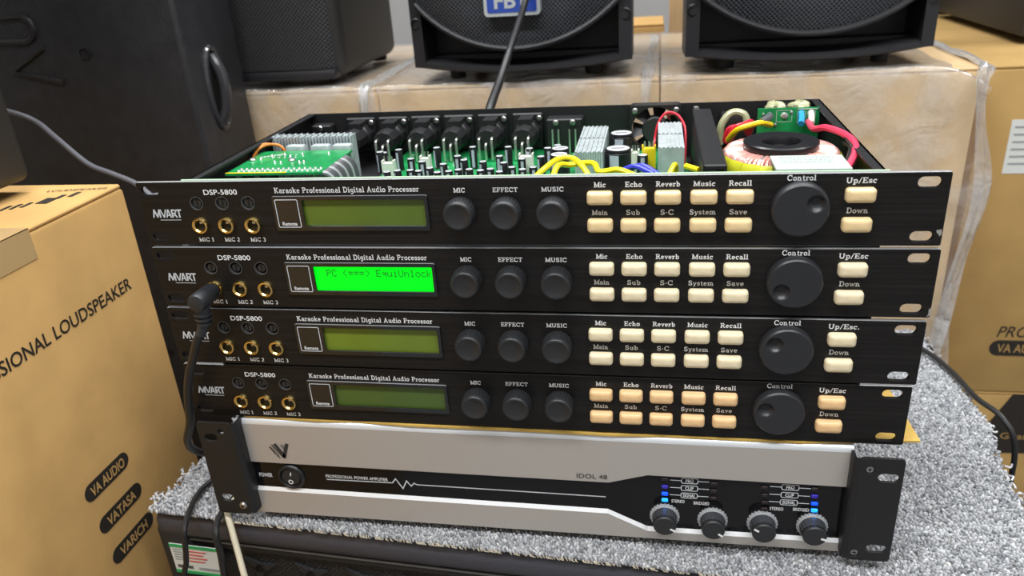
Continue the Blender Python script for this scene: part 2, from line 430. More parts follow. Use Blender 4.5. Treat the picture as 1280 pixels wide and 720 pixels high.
G['k'] = (.82, stem(.2, 0, 1, 'lr', 'l')+[([(.58, .60), (.24, .28)], .13), ([(.36, .40), (.66, .05)], .14), ([(.46, .61), (.76, .61)], TS), ([(.52, .05), (.80, .05)], TS)])
G['l'] = (.42, stem(.22, 0, 1, 'lr', 'l'))
G['m'] = (1.18, stem(.2, 0, XH, 'lr', 'l')+hump(.2, .58)+stem(.58, 0, .35, 'lr', '')+hump(.58, .96)+stem(.96, 0, .35, 'lr', ''))
G['n'] = (.82, stem(.2, 0, XH, 'lr', 'l')+hump(.2, .6)+stem(.6, 0, .35, 'lr', ''))
G['o'] = (.70, [(arc(.35, .33, .26, .28, 0, 360, 14), .15)])
G['p'] = (.76, stem(.2, -.28, XH, 'lr', 'l')+[(arc(.43, .33, .23, .28, 0, 360, 12), .14)])
G['r'] = (.60, stem(.2, 0, XH, 'lr', 'l')+[([(.2, .34)]+arc(.42, .36, .2, .24, 170, 60, 5), .14), ([(.52, .46), (.52, .62)], .13)])
G['s'] = (.58, [(arc(.29, .475, .19, .14, 25, 270, 6)+arc(.29, .195, .2, .14, 90, -155, 6), .13), ([(.48, .44), (.48, .64)], .1), ([(.09, .02), (.09, .2)], .1)])
G['t'] = (.52, [([(.24, .86), (.24, .2)]+arc(.38, .2, .14, .15, 180, 320, 5), .15), ([(.06, .60), (.46, .60)], .11)])
G['u'] = (.80, [([(.2, .62), (.2, .25)]+arc(.4, .25, .2, .2, 180, 360, 7), .14), ([(.05, .60), (.2, .60)], TS)]+stem(.6, 0, XH, 'r', 'l'))
G['v'] = (.72, [([(.12, .62), (.36, .05), (.60, .62)], .14), ([(0, .60), (.27, .60)], TS), ([(.45, .60), (.72, .60)], TS)])
G['w'] = (1.0, [([(.12, .62), (.32, .05), (.5, .55), (.68, .05), (.88, .62)], .13), ([(0, .60), (.27, .60)], TS), ([(.73, .60), (1, .60)], TS)])
G['y'] = (.74, [([(.12, .62), (.37, .06)], .14), ([(.62, .62), (.32, -.14), (.12, -.2)], .13), ([(0, .60), (.27, .60)], TS), ([(.47, .60), (.74, .60)], TS)])
G['/'] = (.55, [([(.05, -.08), (.5, 1.02)], .11)])
G['\u00b7'] = (.42, [([(.12, .40), (.30, .40)], .19)])
G['.'] = (.36, [([(.09, .08), (.27, .08)], .17)])
G['1'] = (.55, stem(.3, 0, 1, 'lr', '')+[([(.1, .8), (.3, .93)], .12)])
G['2'] = (.72, [(arc(.36, .7, .25, .25, 160, -30, 8)+[(.1, .07), (.66, .07)], .14)])
G['3'] = (.72, [(arc(.34, .73, .23, .22, 150, -70, 7), .14), (arc(.34, .27, .27, .23, 80, -150, 8), .14)])
G[' '] = (.42, [])
def ribbon(pts, w, V, F):
    n = len(pts)
    if n < 2: return
    closed = math.dist(pts[0], pts[-1]) < 1e-6 and n > 3
    base = len(V)
    for i, p in enumerate(pts):
        if closed: a, b = pts[i-1 if i > 0 else n-2], pts[i+1 if i < n-1 else 1]
        else: a, b = pts[max(i-1, 0)], pts[min(i+1, n-1)]
        d1 = (p[0]-a[0], p[1]-a[1]); d2 = (b[0]-p[0], b[1]-p[1])
        l1, l2 = math.hypot(*d1), math.hypot(*d2)
        t1 = (d1[0]/l1, d1[1]/l1) if l1 > 1e-9 else (d2[0]/l2, d2[1]/l2)
        t2 = (d2[0]/l2, d2[1]/l2) if l2 > 1e-9 else t1
        tx, ty = t1[0]+t2[0], t1[1]+t2[1]; l = math.hypot(tx, ty) or 1; tx /= l; ty /= l
        c = max(.45, tx*t1[0]+ty*t1[1]); h = w/2/c
        V += [(p[0]-ty*h, p[1]+tx*h), (p[0]+ty*h, p[1]-tx*h)]
    for i in range(n-1):
        k = base+2*i; F.append((k, k+1, k+3, k+2))
def serif(text, width, cap, track=.06):
    k = ('serif', text, round(width, 6), round(cap, 6))
    if k in TXT: return TXT[k]
    V, F, x = [], [], 0
    for ch in text:
        adv, ss = G[ch]; v0 = len(V)
        for pts, w in ss: ribbon(pts, w, V, F)
        for i in range(v0, len(V)): V[i] = (V[i][0]+x, V[i][1])
        x += adv+track
    xs = [v[0] for v in V]; a, b = min(xs), max(xs); sx = width/(b-a)
    me = bpy.data.meshes.new('lettering')
    me.from_pydata([((v[0]-(a+b)/2)*sx, 0, (v[1]-.5)*cap) for v in V], [], F)
    me.update(); TXT[k] = me; return me
def strokes(name, lines, parent, loc, m, label=None):
    V, F = [], []
    for pts, w in lines: ribbon(pts, w, V, F)
    me = bpy.data.meshes.new(name); me.from_pydata([(v[0], 0, v[1]) for v in V], [], F)
    me.materials.append(MATS[m]); return link(name, me, parent, loc, None, label)
def letter(me, parent, loc, m, name='lettering', rot=None):
    if not me.materials: me.materials.append(MATS[m])
    elif me.materials[0] != MATS[m]:
        me = me.copy(); me.materials[0] = MATS[m]
    return link(name, me, parent, loc, rot)

# ================================================================== THE ROOM
FLOOR = -0.85
def slab(name, x0, x1, y0, y1, z0, z1, m): return struct(B().box(x0, x1, y0, y1, z0, z1, m).make(name, smooth=False))
RX0, RX1, RY0, RY1 = -1.6, 2.0, -1.9, 1.55
slab('floor', RX0, RX1, RY0, RY1, FLOOR-.1, FLOOR, 'floor_tile')
slab('ceiling', RX0, RX1, RY0, RY1, CEIL, CEIL+.1, 'ceiling_paint')
slab('wall_back', RX0-.1, RX1+.1, RY1, RY1+.1, FLOOR-.1, CEIL+.1, 'wall_paint')
slab('wall_left', RX0-.1, RX0, RY0, RY1, FLOOR-.1, CEIL+.1, 'wall_paint')
slab('wall_right', RX1, RX1+.1, RY0, RY1, FLOOR-.1, CEIL+.1, 'wall_paint')
slab('wall_front', RX0-.1, RX1+.1, RY0-.1, RY0, FLOOR-.1, CEIL+.1, 'wall_paint')
for (x, y, sx, sy), nm in zip(LAMPS, ('front left', 'front right', 'back left', 'back right')):
    t = thing('ceiling_light', 'slim white tube light on the ceiling, %s of four' % nm, 'light', (x, y, CEIL-.05), 0, 'ceiling tube lights')
    B().box(-sx/2-.02, sx/2+.02, -sy/2-.02, sy/2+.02, .006, .05, 'lamp_frame').make('housing', t, smooth=False)
    B().box(-sx/2, sx/2, -sy/2, sy/2, .0, .006, 'lamp_tube').make('diffuser', t, smooth=False)

# ================================================================== THE CARPETED CABINET UNDER THE STACK
CR = -0.050
CL = Vector((-.310, .0030, -.274))       # front left top corner of the cabinet
CW, CD = .661, .375
t = thing('speaker_cabinet', 'wide black speaker cabinet with rounded edges under the grey carpet', 'speaker', (CL.x, CL.y, FLOOR), CR)
CH = CL.z-FLOOR
# shell: rounded rim profile swept round the front top edge; cabinet box with a recessed front
b = B(); b.rbox(0, CW, .014, CD, 0.0, CH, 'cabinet_black', .012, 3)
b.make('body', t)
b = B()     # front frame: top rail + two posts + bottom rail, rounded like moulded rubber
b.rbox(0, CW, -.002, .03, CH-.026, CH-.0005, 'cabinet_rim_lit', .0110, 5)
b.rbox(0, .030, -.002, .03, 0, CH-.012, 'cabinet_black', .008, 3); b.rbox(CW-.03, CW, -.002, .03, 0, CH-.012, 'cabinet_black', .008, 3)
b.rbox(.02, CW-.02, -.002, .03, 0.0, .03, 'cabinet_black', .008, 3)
b.make('front_frame', t)
b = B(); b.box(.026, CW-.026, .0035, .0075, CH-.0330, CH-.022, 'cabinet_black'); b.make('upper_rail', t, smooth=False)
b = B(); b.box(.026, CW-.026, .002, .0030, CH-.0272, CH-.0256, 'wire_grey'); b.make('edge_glint', t, smooth=False)  # grey strip painted as the highlight along the frame step
b = B(); b.box(.026, CW-.026, .007, .012, .026, CH-.030, 'grille_cabinet'); gr = b.make('grille', t, smooth=False)
# star / chevron shapes pressed into the grille below the label
def star_row():
    b = B()
    for i in range(11):
        for j in range(2):
            x = .085+.045*i+(.022 if j else 0); z = CH-.052-.034*j
            for a in (20, 140, 260):
                c, s_ = math.cos(math.radians(a)), math.sin(math.radians(a))
                p = [(x+c*.016, z+s_*.016), (x-s_*.005, z+c*.005), (x-c*.004, z-s_*.004), (x+s_*.005, z-c*.005)]
                b.prism(p, .0045, .0075, 'cabinet_black')
    return b
st_ = star_row().make('pressed_stars', gr, smooth=False); st_['kind'] = 'stuff'
# approval sticker at the upper left of the front
lab = B().box(.0125, .0575, -.0034, -.0026, CH-0.0580, CH-0.0280, 'label_paper').make('sticker', t, smooth=False, label='white and green product sticker')
bb = B()
bb.box(.0125, .0575, -.0038, -.0034, CH-0.0310, CH-0.0280, 'label_green'); bb.box(.0125, .0575, -.0038, -.0034, CH-0.0580, CH-0.0550, 'label_green')
for k in range(4): bb.box(.028, .028+.017-.003*(k % 2), -.0038, -.0034, CH-0.0345-.0034*k, CH-0.0335-.0034*k, 'print_red')
for k in range(5): bb.box(.0150, .0230, -.0038, -.0034, CH-0.0335-.0026*k, CH-0.0325-.0026*k, 'label_grey')
bb.box(.0350, .0550, -.0038, -.0034, CH-0.0525, CH-0.0500, 'label_grey')
for k in range(9): bb.box(.0155+.0016*k, .0165+.0016*k, -.0038, -.0034, CH-0.0525, CH-0.0495, 'print_dark')
bb.make('sticker_print', lab, smooth=False)

# ---- carpet offcut: backing + looped pile
tc_ = thing('carpet_offcut', 'heathered grey loop pile carpet covering the black speaker cabinet', 'carpet', (CL.x, CL.y, CL.z), CR)
def carpet_edge(v):      # slightly irregular left / right edges
    return .006+.004*math.sin(v*23)+(-.022)*v*1.2, CW+.004+.005*math.sin(v*31+1)-.05*v*.6
bk = B()
N = 24
pts = []
for k in range(N+1): v = -.0005+.372*k/N; pts.append((carpet_edge(max(v, 0))[0]+.004, v))
for k in range(N, -1, -1): v = -.0005+.372*k/N; pts.append((carpet_edge(max(v, 0))[1]-.004, v))
bk.prism(pts, .0002, .0028, 'carpet_backing', 'xy'); bk.make('backing', tc_, smooth=False)
def carpet_pile():
    rnd = random.Random(3)
    V, F, T = [], [], []
    pu, pv = .00235, .00205
    nv = int(.375/pv); nu = int((CW+.05)/pu)
    ring = 6
    for j in range(nv):
        for i in range(nu):
            v = -.002+j*pv+rnd.uniform(-.0005, .0005); u = -.035+i*pu+(pu/2 if j % 2 else 0)+rnd.uniform(-.0005, .0005)
            a, b_ = carpet_edge(max(v, 0))
            a += rnd.uniform(-.003, .002); b_ += rnd.uniform(-.002, .003)
            if u < a or u > b_: continue
            if .10 < u < .50 and .06 < v < .33: continue        # under the amplifier, never seen
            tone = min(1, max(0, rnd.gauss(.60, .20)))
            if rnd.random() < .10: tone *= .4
            rx = .00130+rnd.uniform(-.0002, .0003); ry = .00098+rnd.uniform(-.0002, .0003); h = .0028+rnd.uniform(-.0005, .0009)
            ang = -.7+rnd.uniform(-.35, .35); ca, sa = math.cos(ang), math.sin(ang)
            lx, ly = rnd.uniform(-.0006, .0006), rnd.uniform(-.0006, .0003)
            o = len(V)
            for q, (k, z) in enumerate(((1.0, .0022), (.92, .0022+h*.62), (.45, .0022+h*.95))):
                for r in range(ring):
                    th = 2*PI*r/ring; px, py = rx*k*math.cos(th), ry*k*math.sin(th)
                    V.append((u+px*ca-py*sa+lx*q, v+px*sa+py*ca+ly*q, z)); T.append(tone*(.55 if q == 0 else 1))  # foot of each loop darkened: shade of the gaps put into the tone
            V.append((u+lx*2, v+ly*2, .0022+h)); T.append(tone)
            for q in range(2):
                for r in range(ring):
                    r2 = (r+1) % ring; F.append((o+q*ring+r, o+q*ring+r2, o+(q+1)*ring+r2, o+(q+1)*ring+r))
            for r in range(ring): F.append((o+2*ring+r, o+2*ring+(r+1) % ring, o+3*ring))
    me = bpy.data.meshes.new('loop_pile'); me.from_pydata(V, [], F)
    at = me.attributes.new('tone', 'FLOAT', 'POINT'); at.data.foreach_set('value', T)
    me.materials.append(MATS['carpet_loops']); me.polygons.foreach_set('use_smooth', [True]*len(me.polygons)); me.update()
    return me
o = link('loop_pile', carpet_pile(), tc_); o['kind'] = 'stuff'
def frayed():
    rnd = random.Random(9); b = B()
    for k in range(70):      # loose yarn at the left corner and along the cut left edge
        if k < 34: u, v = rnd.uniform(.000, .026), rnd.uniform(.000, .022)
        else: v = rnd.uniform(.0, .19); u = carpet_edge(v)[0]+rnd.uniform(-.004, .004)
        p = Vector((u, v, .0035)); pts = []
        for q in range(5):
            pts.append(p.copy()); p = p+Vector((rnd.uniform(-.004, .003), rnd.uniform(-.003, .004), rnd.uniform(-.0014, .0022)))
            p.z = max(p.z, .0025)
        b.tube(pts, .00085, 'carpet_loops', seg=5, n=3)
    for k in range(60):
        v = rnd.uniform(.0, .36); u = carpet_edge(v)[1]+rnd.uniform(-.003, .004); p = Vector((u, v, .004)); pts = []
        for q in range(3): pts.append(p.copy()); p = p+Vector((rnd.uniform(-.003, .004), rnd.uniform(-.004, .004), rnd.uniform(-.0015, .001)))
        b.tube(pts, .0008, 'carpet_loops', seg=5, n=3)
    for k in range(420):     # jute threads showing at the cut front edge
        u = rnd.uniform(.06, CW-.01); b.tube([(u, -.0022, .0030), (u+rnd.uniform(.000, .002), -.0036, .0022), (u+rnd.uniform(.001, .003), -.0034, .0012)], .00032, 'carpet_jute', seg=4, n=2)
    me = b.mesh('frayed_yarn', fix=False)
    rnd2 = random.Random(2); at = me.attributes.new('tone', 'FLOAT', 'POINT')
    at.data.foreach_set('value', [min(1, .62+.3*math.sin(i//20*1.7)) for i in range(len(me.vertices))])
    return me
mat('carpet_jute', (.50, .44, .34), .9)
o = link('frayed_yarn', frayed(), tc_); o['kind'] = 'stuff'

# ================================================================== BOXES
def carton(name, label, x0, x1, y0, y1, z0, z1, m, flap='x'):
    t = thing(name, label, 'box', ((x0+x1)/2, (y0+y1)/2, z0))
    hx, hy, H = (x1-x0)/2, (y1-y0)/2, z1-z0
    b = B(); b.rbox(-hx, hx, -hy, hy, 0, H-.0035, m, .003, 2); b.make('body', t)
    g = .0008
    if flap == 'x':   # two top flaps meeting on a line along x
        for s_ in (-1, 1):
            b = B(); y_0, y_1 = sorted((s_*g, s_*(hy-.001))); b.rbox(-hx+.001, hx-.001, y_0, y_1, H-.0036, H, m, .0012, 1); b.make('top_flap', t)
    else:
        for s_ in (-1, 1):
            b = B(); x_0, x_1 = sorted((s_*g, s_*(hx-.001))); b.rbox(x_0, x_1, -hy+.001, hy-.001, H-.0036, H, m, .0012, 1); b.make('top_flap', t)
    return t, hx, hy, H

# -- tall carton at the left, printed side towards +x
BX = -.344
tl, hx, hy, H = carton('cardboard_carton', 'tall brown loudspeaker carton with black diagonal-looking print at left', BX-.46, BX, -.62, .121, FLOOR, -.0365, 'cardboard', 'y')
ly = lambda y: y-(-.62+.121)/2
lz = lambda z: z-FLOOR
RZ = (0, 0, PI/2)
fx = hx+.0004
letter(sans('PROFESSIONAL LOUDSPEAKER', .190, .0108, .012), tl, (fx, ly(.0975-.095), lz(-.1150)), 'print_box', 'print', RZ)
for txt, y0, y1, z, w in (('VA AUDIO', -.017, .0365, -.2468, .041), ('VATASA', -.014, .040, -.2808, .036), ('VARICH', -.012, .0425, -.3145, .036)):
    pil = B().prism([(a, c) for a, c in rrect(y0, y1, z-.0075, z+.0075, .0074, 8)], 0, .0004, 'print_box', 'yz').make('printed_pill', tl, (hx, -(-.62+.121)/2, -FLOOR), smooth=False)
    letter(sans(txt, w, .0090, .018), tl, (fx+.0005, ly((y0+y1)/2), lz(z)), 'cardboard', 'print', RZ)
# tape over the near top edge, small handling marks on the top
b = B(); b.box(hx-.16, hx+.0006, ly(-.21), ly(.014), H, H+.0005, 'tape'); b.box(hx, hx+.0006, ly(-.21), ly(.014), H-.022, H+.0005, 'tape'); b.make('packing_tape', tl, smooth=False)
b = B()
for k, (x, y, w, d) in enumerate(((-.366, .092, .004, .012), (-.374, .086, .004, .010), (-.378, .076, .010, .014), (-.388, .066, .003, .012), (-.394, .062, .003, .012), (-.400, .058, .003, .012))):
    xx = x-(BX-.23); b.box(xx-w/2, xx+w/2, ly(y)-d/2, ly(y)+d/2, H, H+.0004, 'print_box')
b.make('print', tl, smooth=False)
letter(sans('LOUDSPEAKER', .05, .005, .0), tl, (-.372-(BX-.23), ly(.104), H+.0005), 'print_box', 'print', (-PI/2, 0, math.radians(8)))

# -- three film-wrapped cartons behind the stack, each with its plastic wrap
WY, WZ = .42, -.019
def film(t, hx, hy, H, drop, seed, ox=0.0, right_loose=0.0):
    """crumpled plastic sheet lying over the top and hanging down the front"""
    rnd = random.Random(seed); nu, nv1, nv2 = 46, 26, 46
    ph = [rnd.uniform(0, 6.28) for _ in range(12)]
    def wr(a, b_):
        return (math.sin(a*61+ph[0]+3*math.sin(b_*17+ph[1]))*.4+math.sin(a*113+b_*71+ph[2])*.3+math.sin(b_*97-a*43+ph[3]+2*math.sin(a*31))*.3)
    V, F = [], []
    rows = nv1+nv2
    for j in range(rows+1):
        for i in range(nu+1):
            a = -1+2*i/nu; x = a*(hx+.003)
            if j <= nv1:
                y = hy*.98-(hy*.98+hy+.004)*j/nv1; w = wr(x, y)
                z = H+.0015+.0013*(1+w)
            else:
                q = (j-nv1)/nv2; y = -hy-.004-.0030*(1+wr(x, q*drop)); z = H+.002-drop*q
            if right_loose and a > .72:
                k = (a-.72)/.28
                x += right_loose*k*(.55+.45*math.sin(j*.33+ph[4])) ; y += -.006*k*math.sin(j*.5+ph[5])-.004*k
                z -= .022*k*k if j <= nv1 else .012*k*k
            V.append((x+ox, y, z))
    for j in range(rows):
        for i in range(nu):
            k = j*(nu+1)+i; F.append((k, k+1, k+nu+2, k+nu+1))
    me = bpy.data.meshes.new('plastic_wrap'); me.from_pydata(V, [], F); me.materials.append(MATS['plastic_film'])
    me.polygons.foreach_set('use_smooth', [True]*len(F)); me.update()
    return link('plastic_wrap', me, t, label='crumpled clear plastic wrap')
for k, (x0, x1, lb) in enumerate(((-.470, -.2246, 'film-wrapped brown carton under the small mesh-fronted black speaker'), (-.2238, .0902, 'film-wrapped brown carton under the speaker with the blue badge'), (.0910, .404, 'film-wrapped brown carton under the right-hand curved-grille speaker, loose film at its corner'))):
    tb, hx, hy, H = carton('wrapped_carton', lb, x0, x1, WY+.002, WY+.38, FLOOR, WZ, 'cardboard_pale', 'x')
    film(tb, hx-.003, hy, H, .45, 11+k, right_loose=.016 if k == 2 else 0.0)
    # gathered folds of film where the wraps meet / hang loose
    sd = random.Random(40+k); nn = 44; V, F = [], []
    side = 1 if k == 2 else (1 if k == 1 else 1)
    wd = .014 if k == 2 else .011
    for j in range(nn+1):
        q = j/nn; onTop = q < .35
        for i in range(7):
            a = i/6
            wv = .0022*math.sin(i*2.1+j*.45+k)+.0016*math.sin(i*3.7-j*.8)
            x = hx-wd*.9+wd*a*(1+.25*math.sin(j*.6))+.003*math.sin(j*.23+k)
            if onTop: y = hy*.8-(hy*1.8+.012)*(q/.35); z = H+.0045+wv
            else: y = -hy-.0125+wv; z = H+.006-.42*(q-.35)/.65
            if k < 2: x -= .0065
            if k == 2: x += .010+(.006*math.sin(j*.31) if not onTop else 0); z -= .006*a*a
            V.append((x, y, z))
    for j in range(nn):
        for i in range(6): o_ = j*7+i; F.append((o_, o_+1, o_+8, o_+7))
    me = bpy.data.meshes.new('film_fold'); me.from_pydata(V, [], F); me.materials.append(MATS['milky_film']); me.polygons.foreach_set('use_smooth', [True]*len(F)); me.update()
    link('film_fold', me, tb, label='gathered milky fold of the plastic wrap')

# -- cartons at the right, one on the other
tr_, hx, hy, H = carton('cardboard_carton', 'brown carton at far right edge with PRO print and white sticker', .428, .93, .47, .95, -.420, -.0265, 'cardboard_tan', 'x')
rx = lambda x: x-.679
letter(sans('PROFESSIONAL LOUDSPEAKER', .25, .0145, .004, shear=.25), tr_, (rx(.489+.125), -hy-.0004, -.3360+.420), 'print_box', 'print')
B().prism(rrect(rx(.484), rx(.556), -.3685+.42, -.3475+.42, .0104, 8), -hy-.0004, -hy, 'print_box').make('printed_pill', tr_, smooth=False)
letter(sans('VA AUDIO', .056, .0115, .006), tr_, (rx(.5205), -hy-.0010, -.358+.42), 'cardboard_tan', 'print')
stk = B().box(rx(.459), rx(.53), -hy-.0006, -hy, -.142+.42, -.083+.42, 'label_paper').make('sticker', tr_, smooth=False)
b = B()
for k in range(6): b.box(rx(.463), rx(.50-.004*(k % 3)), -hy-.0009, -hy-.0006, -.092-.008*k+.42, -.090-.008*k+.42, 'label_grey')
b.make('sticker_print', stk, smooth=False)
t2, hx, hy, H = carton('cardboard_carton', 'lower brown carton at far right with black angular print band', .428, .93, .47, .95, FLOOR, -.4205, 'cardboard_tan', 'x')
B().prism([(rx(.487), .355), (rx(.522), .428), (rx(.93), .428), (rx(.93), .355), (rx(.50), .340)], -hy-.0005, -hy, 'print_box').make('printed_band', t2, smooth=False)
letter(sans('Guangzhou', .07, .012, .002), t2, (rx(.553), -hy-.0009, .366), 'cardboard_tan', 'print')

# ================================================================== LOUDSPEAKERS AROUND
# -- black speaker standing on the left carton (only its lower corner in view)
ts = thing('loudspeaker', 'plain black loudspeaker standing on the tall printed carton', 'speaker', (-.58, -.13, -.0365))
B().rbox(-.171, .171, -.235, .235, .010, .48, 'speaker_plain', .008, 3).make('body', ts)
for sx in (-1, 1):
    for sy in (-1, 1): B().lathe([(.0, 0), (.014, 0), (.016, .0105), (0, .0105)], (sx*.13, sy*.19, 0), 'rubber', 'z', 16).make('foot', ts)
B().box(-.14, .14, -.238, -.2345, .05, .44, 'grille_fine').make('grille', ts, smooth=False)

# -- large textured cabinet behind it with raised lettering
FX, FY = -.375, .300
tb = thing('loudspeaker', 'large black textured speaker cabinet with raised letters behind the printed carton', 'speaker', (FX-.20, FY+.055, FLOOR))
B().rbox(-.20, .20, -.055, .054, .012, 1.40, 'speaker_coat', .005, 3).make('body', tb)
for sx in (-1, 1):
    for sy in (-1, 1): B().lathe([(.0, 0), (.014, 0), (.016, .013), (0, .013)], (sx*.16, sy*.035, 0), 'rubber', 'z', 16).make('foot', tb)
# raised outline letters, reading upwards (rotated a quarter turn to the left)
def raised(name, paths, w=.0030):
    b = B()
    for pts in paths: b.tube([(x, -.0555, z) for x, z in pts], w, 'speaker_coat', seg=6, n=4, smooth=False)
    return b.make(name, tb)
bx = lambda x: x-(FX-.20); bz = lambda z: z-FLOOR
raised('raised_letter', [[(bx(-.517), bz(.020)), (bx(-.571), bz(.0315)), (bx(-.530), bz(.055))]])
raised('raised_letter', [[(bx(-.585), bz(.062))]+[(bx(-.548+.014*math.cos(a)), bz(.0735+.0125*math.sin(a))) for a in [-PI/2+PI*k/8 for k in range(9)]]+[(bx(-.585), bz(.085))]])
raised('raised_letter', [[(bx(-.572), bz(.108)), (bx(-.520), bz(.108)), (bx(-.520), bz(.120)), (bx(-.533), bz(.134)), (bx(-.560), bz(.134)), (bx(-.572), bz(.120)), (bx(-.572), bz(.108))]])
for x, z in ((-.4845, .0469), (-.4845, -.30), (-.4845, .36)):
    B().lathe([(.0060, .000), (.0062, .0012), (.0052, .0016), (.0048, -.0005), (.0022, -.001), (.0018, .0008), (0, .001)], (bx(x), -.055, bz(z)), 'black_plastic', 'y', 18).make('screw', tb)
# recessed side handle with a bright edge
hz = bz(.000); hyy = .346-(FY+.055)
b = B()
ring = [(.0, hyy+.017*math.cos(a), hz+.042*math.sin(a)*(1 if True else 1)) for a in [2*PI*k/20 for k in range(21)]]
b.tube([(.2005, y, z) for _, y, z in ring], .0035, 'handle_gloss', seg=8, n=3, smooth=False); b.make('handle_rim', tb)
B().prism([(y, z) for _, y, z in ring[:-1]], .1995, .2008, 'void_black', 'yz').make('handle_recess', tb, smooth=False)
b = B(); b.tube([(.2005, hyy-.004, hz-.036), (.209, hyy-.002, hz-.018), (.210, hyy, hz+.012), (.2005, hyy+.002, hz+.034)], .0060, 'handle_gloss', seg=10); b.make('handle_grip', tb)

# -- small mesh-fronted speaker on the wrapped carton
tm = thing('loudspeaker', 'small black speaker with flat perforated metal front beside the large textured cabinet', 'speaker', (-.357, .535, WZ+.0045))
B().rbox(-.095, .0915, -.095, .105, .006, .36, 'speaker_plain', .014, 4).make('body', tm)
gp = [(-.090, -.1040), (.060, -.1040), (.072, -.1015), (.081, -.095), (.081, -.088), (-.090, -.088)]
B().prism(gp, .018, .345, 'grille_fine', 'xy').make('grille', tm)
B().rbox(-.092, .083, -.106, -.086, .006, .017, 'speaker_plastic', .003, 2).make('lower_frame', tm)
for sx in (-.075, .07):
    for sy in (-.07, .085): B().lathe([(.0, 0), (.010, 0), (.011, .0065), (0, .0065)], (sx, sy, 0), 'rubber', 'z', 14).make('foot', tm)

# -- two moulded speakers with bulging curved grilles
def front_y(x, hw, bul): return -bul*(1-(x/hw)**2)
def moulded(loc, hw, arc_r, zc, label, rz, badge):
    t = thing('loudspeaker', label, 'speaker', loc, rz)
    Hh = .46; bul = .020; D = .21
    n = 18
    xs = [-hw+2*hw*k/n for k in range(n+1)]
    # lower lip: curved in plan and sagging towards the middle
    V, F = [], []
    def lip(z_of, y_add, x_sc=1.0): return [(x*x_sc, front_y(x, hw, bul)+y_add, z_of(x)) for x in xs]
    sag = lambda x: .0155-.0065*(1-(x/hw)**2)
    rows = [[(x, .050, sag(x)+.001) for x in xs], lip(lambda x: sag(x), .004), lip(lambda x: sag(x)+.0022, .0), lip(lambda x: sag(x)+.0062, .0003), lip(lambda x: sag(x)+.0080, .004), [(x, .060, sag(x)+.0085) for x in xs]]
    for r in rows: V += r
    m_ = n+1
    for j in range(len(rows)-1):
        for i in range(n): k = j*m_+i; F.append((k, k+1, k+m_+1, k+m_))
    b = B(); b.add(V, F, 'speaker_plastic')
    b.box(-hw+.002, hw-.002, .03, .06, .0165, .0235, 'speaker_plastic')
    b.make('lower_lip', t)
    # tapering housing behind
    b = B(); b.prism([(-hw, .052), (hw, .052), (hw*.98, .09), (hw*.72, D), (-hw*.72, D), (-hw*.98, .09)], .013, Hh, 'speaker_plastic', 'xy'); b.make('housing', t)
    # side cheeks
    for s_ in (-1, 1):
        b = B(); xo, xi = s_*hw, s_*(hw-.0135)
        p = [(xo, .0), (xo, .06), (xi, .06), (xi, front_y(xi, hw, bul))]
        b.prism(p, .0155, Hh, 'speaker_plastic', 'xy'); b.make('side_cheek', t)
    b = B(); b.prism([(x, front_y(x, hw, bul)) for x in xs]+[(hw, .06), (-hw, .06)], Hh-.02, Hh, 'speaker_plastic', 'xy'); b.make('top_rail', t)
    # grille: bulged sheet bounded below by a circular arc
    gx = hw-.010
    def zl(x): return zc-math.sqrt(max(arc_r**2-x*x, 0))
    nz = 26; V, F = [], []; xs2 = [-gx+2*gx*k/32 for k in range(33)]
    for j in range(nz+1):
        q = j/nz
        for x in xs2:
            z = zl(x)+(Hh-.022-zl(x))*q
            d = math.hypot(x/.078, (z-zc+.068)/.078); dish = .015*max(0, 1-d*d)
            y = front_y(x, hw, bul)-.004-.012*min(1, q*6)**.6+dish
            V.append((x, y, z))
    for j in range(nz):
        for i in range(32): k = j*33+i; F.append((k, k+1, k+34, k+33))
    b = B(); b.add(V, F, 'cone_grille'); b.make('grille', t, fix=False)
    rim = [(x, front_y(x, hw, bul)-.005, zl(x)-.001) for x in xs2]
    b = B(); b.tube(rim, .0034, 'speaker_plastic', seg=8, n=2); 
    V = [(x, y+.001, z) for x, y, z in rim]+[(x, .05, z-.001) for x, y, z in rim]
    b.add(V, [(i, i+1, 34+i, 33+i) for i in range(32)], 'speaker_plastic'); b.make('grille_rim', t)
    for sx in (-1, 1):
        for y in (.022, .15):
            B().lathe([(.0, 0), (.0085, 0), (.010, .016), (0, .016)], (sx*hw*.64, y, 0), 'rubber', 'z', 16).make('foot', t)
        B().lathe([(.0065, 0), (.0065, .002), (.005, .003), (.0045, .0005), (0, .0005)], (sx*(hw-.007), -.0005, .062), 'black_plastic', 'y', 16).make('bolt', t)
    if badge:
        yb = -.0365; bd = B(); bd.prism(rrect(-.029, .029, .0685, .0985, .004), yb, yb+.014, 'badge_silver'); bo = bd.make('badge', t, smooth=False, label='blue badge with silver border')
        B().prism(rrect(-.0255, .0255, .072, .095, .002), yb-.0006, yb, 'badge_blue').make('badge_field', bo, smooth=False)
        letter(sans('FBT', .036, .0150, .03), bo, (0, yb-.0010, .0835), 'badge_silver', 'badge_lettering')
    return t
moulded((-.0585, .428, WZ+.0045), .1195, .150, .186, 'black moulded speaker with curved grille, thick cable in front and blue badge', 0.0, True)
moulded((.2375, .432, WZ+.0045), .1215, .168, .206, 'black moulded speaker with curved grille and no badge in view, right of the other', .03, False)

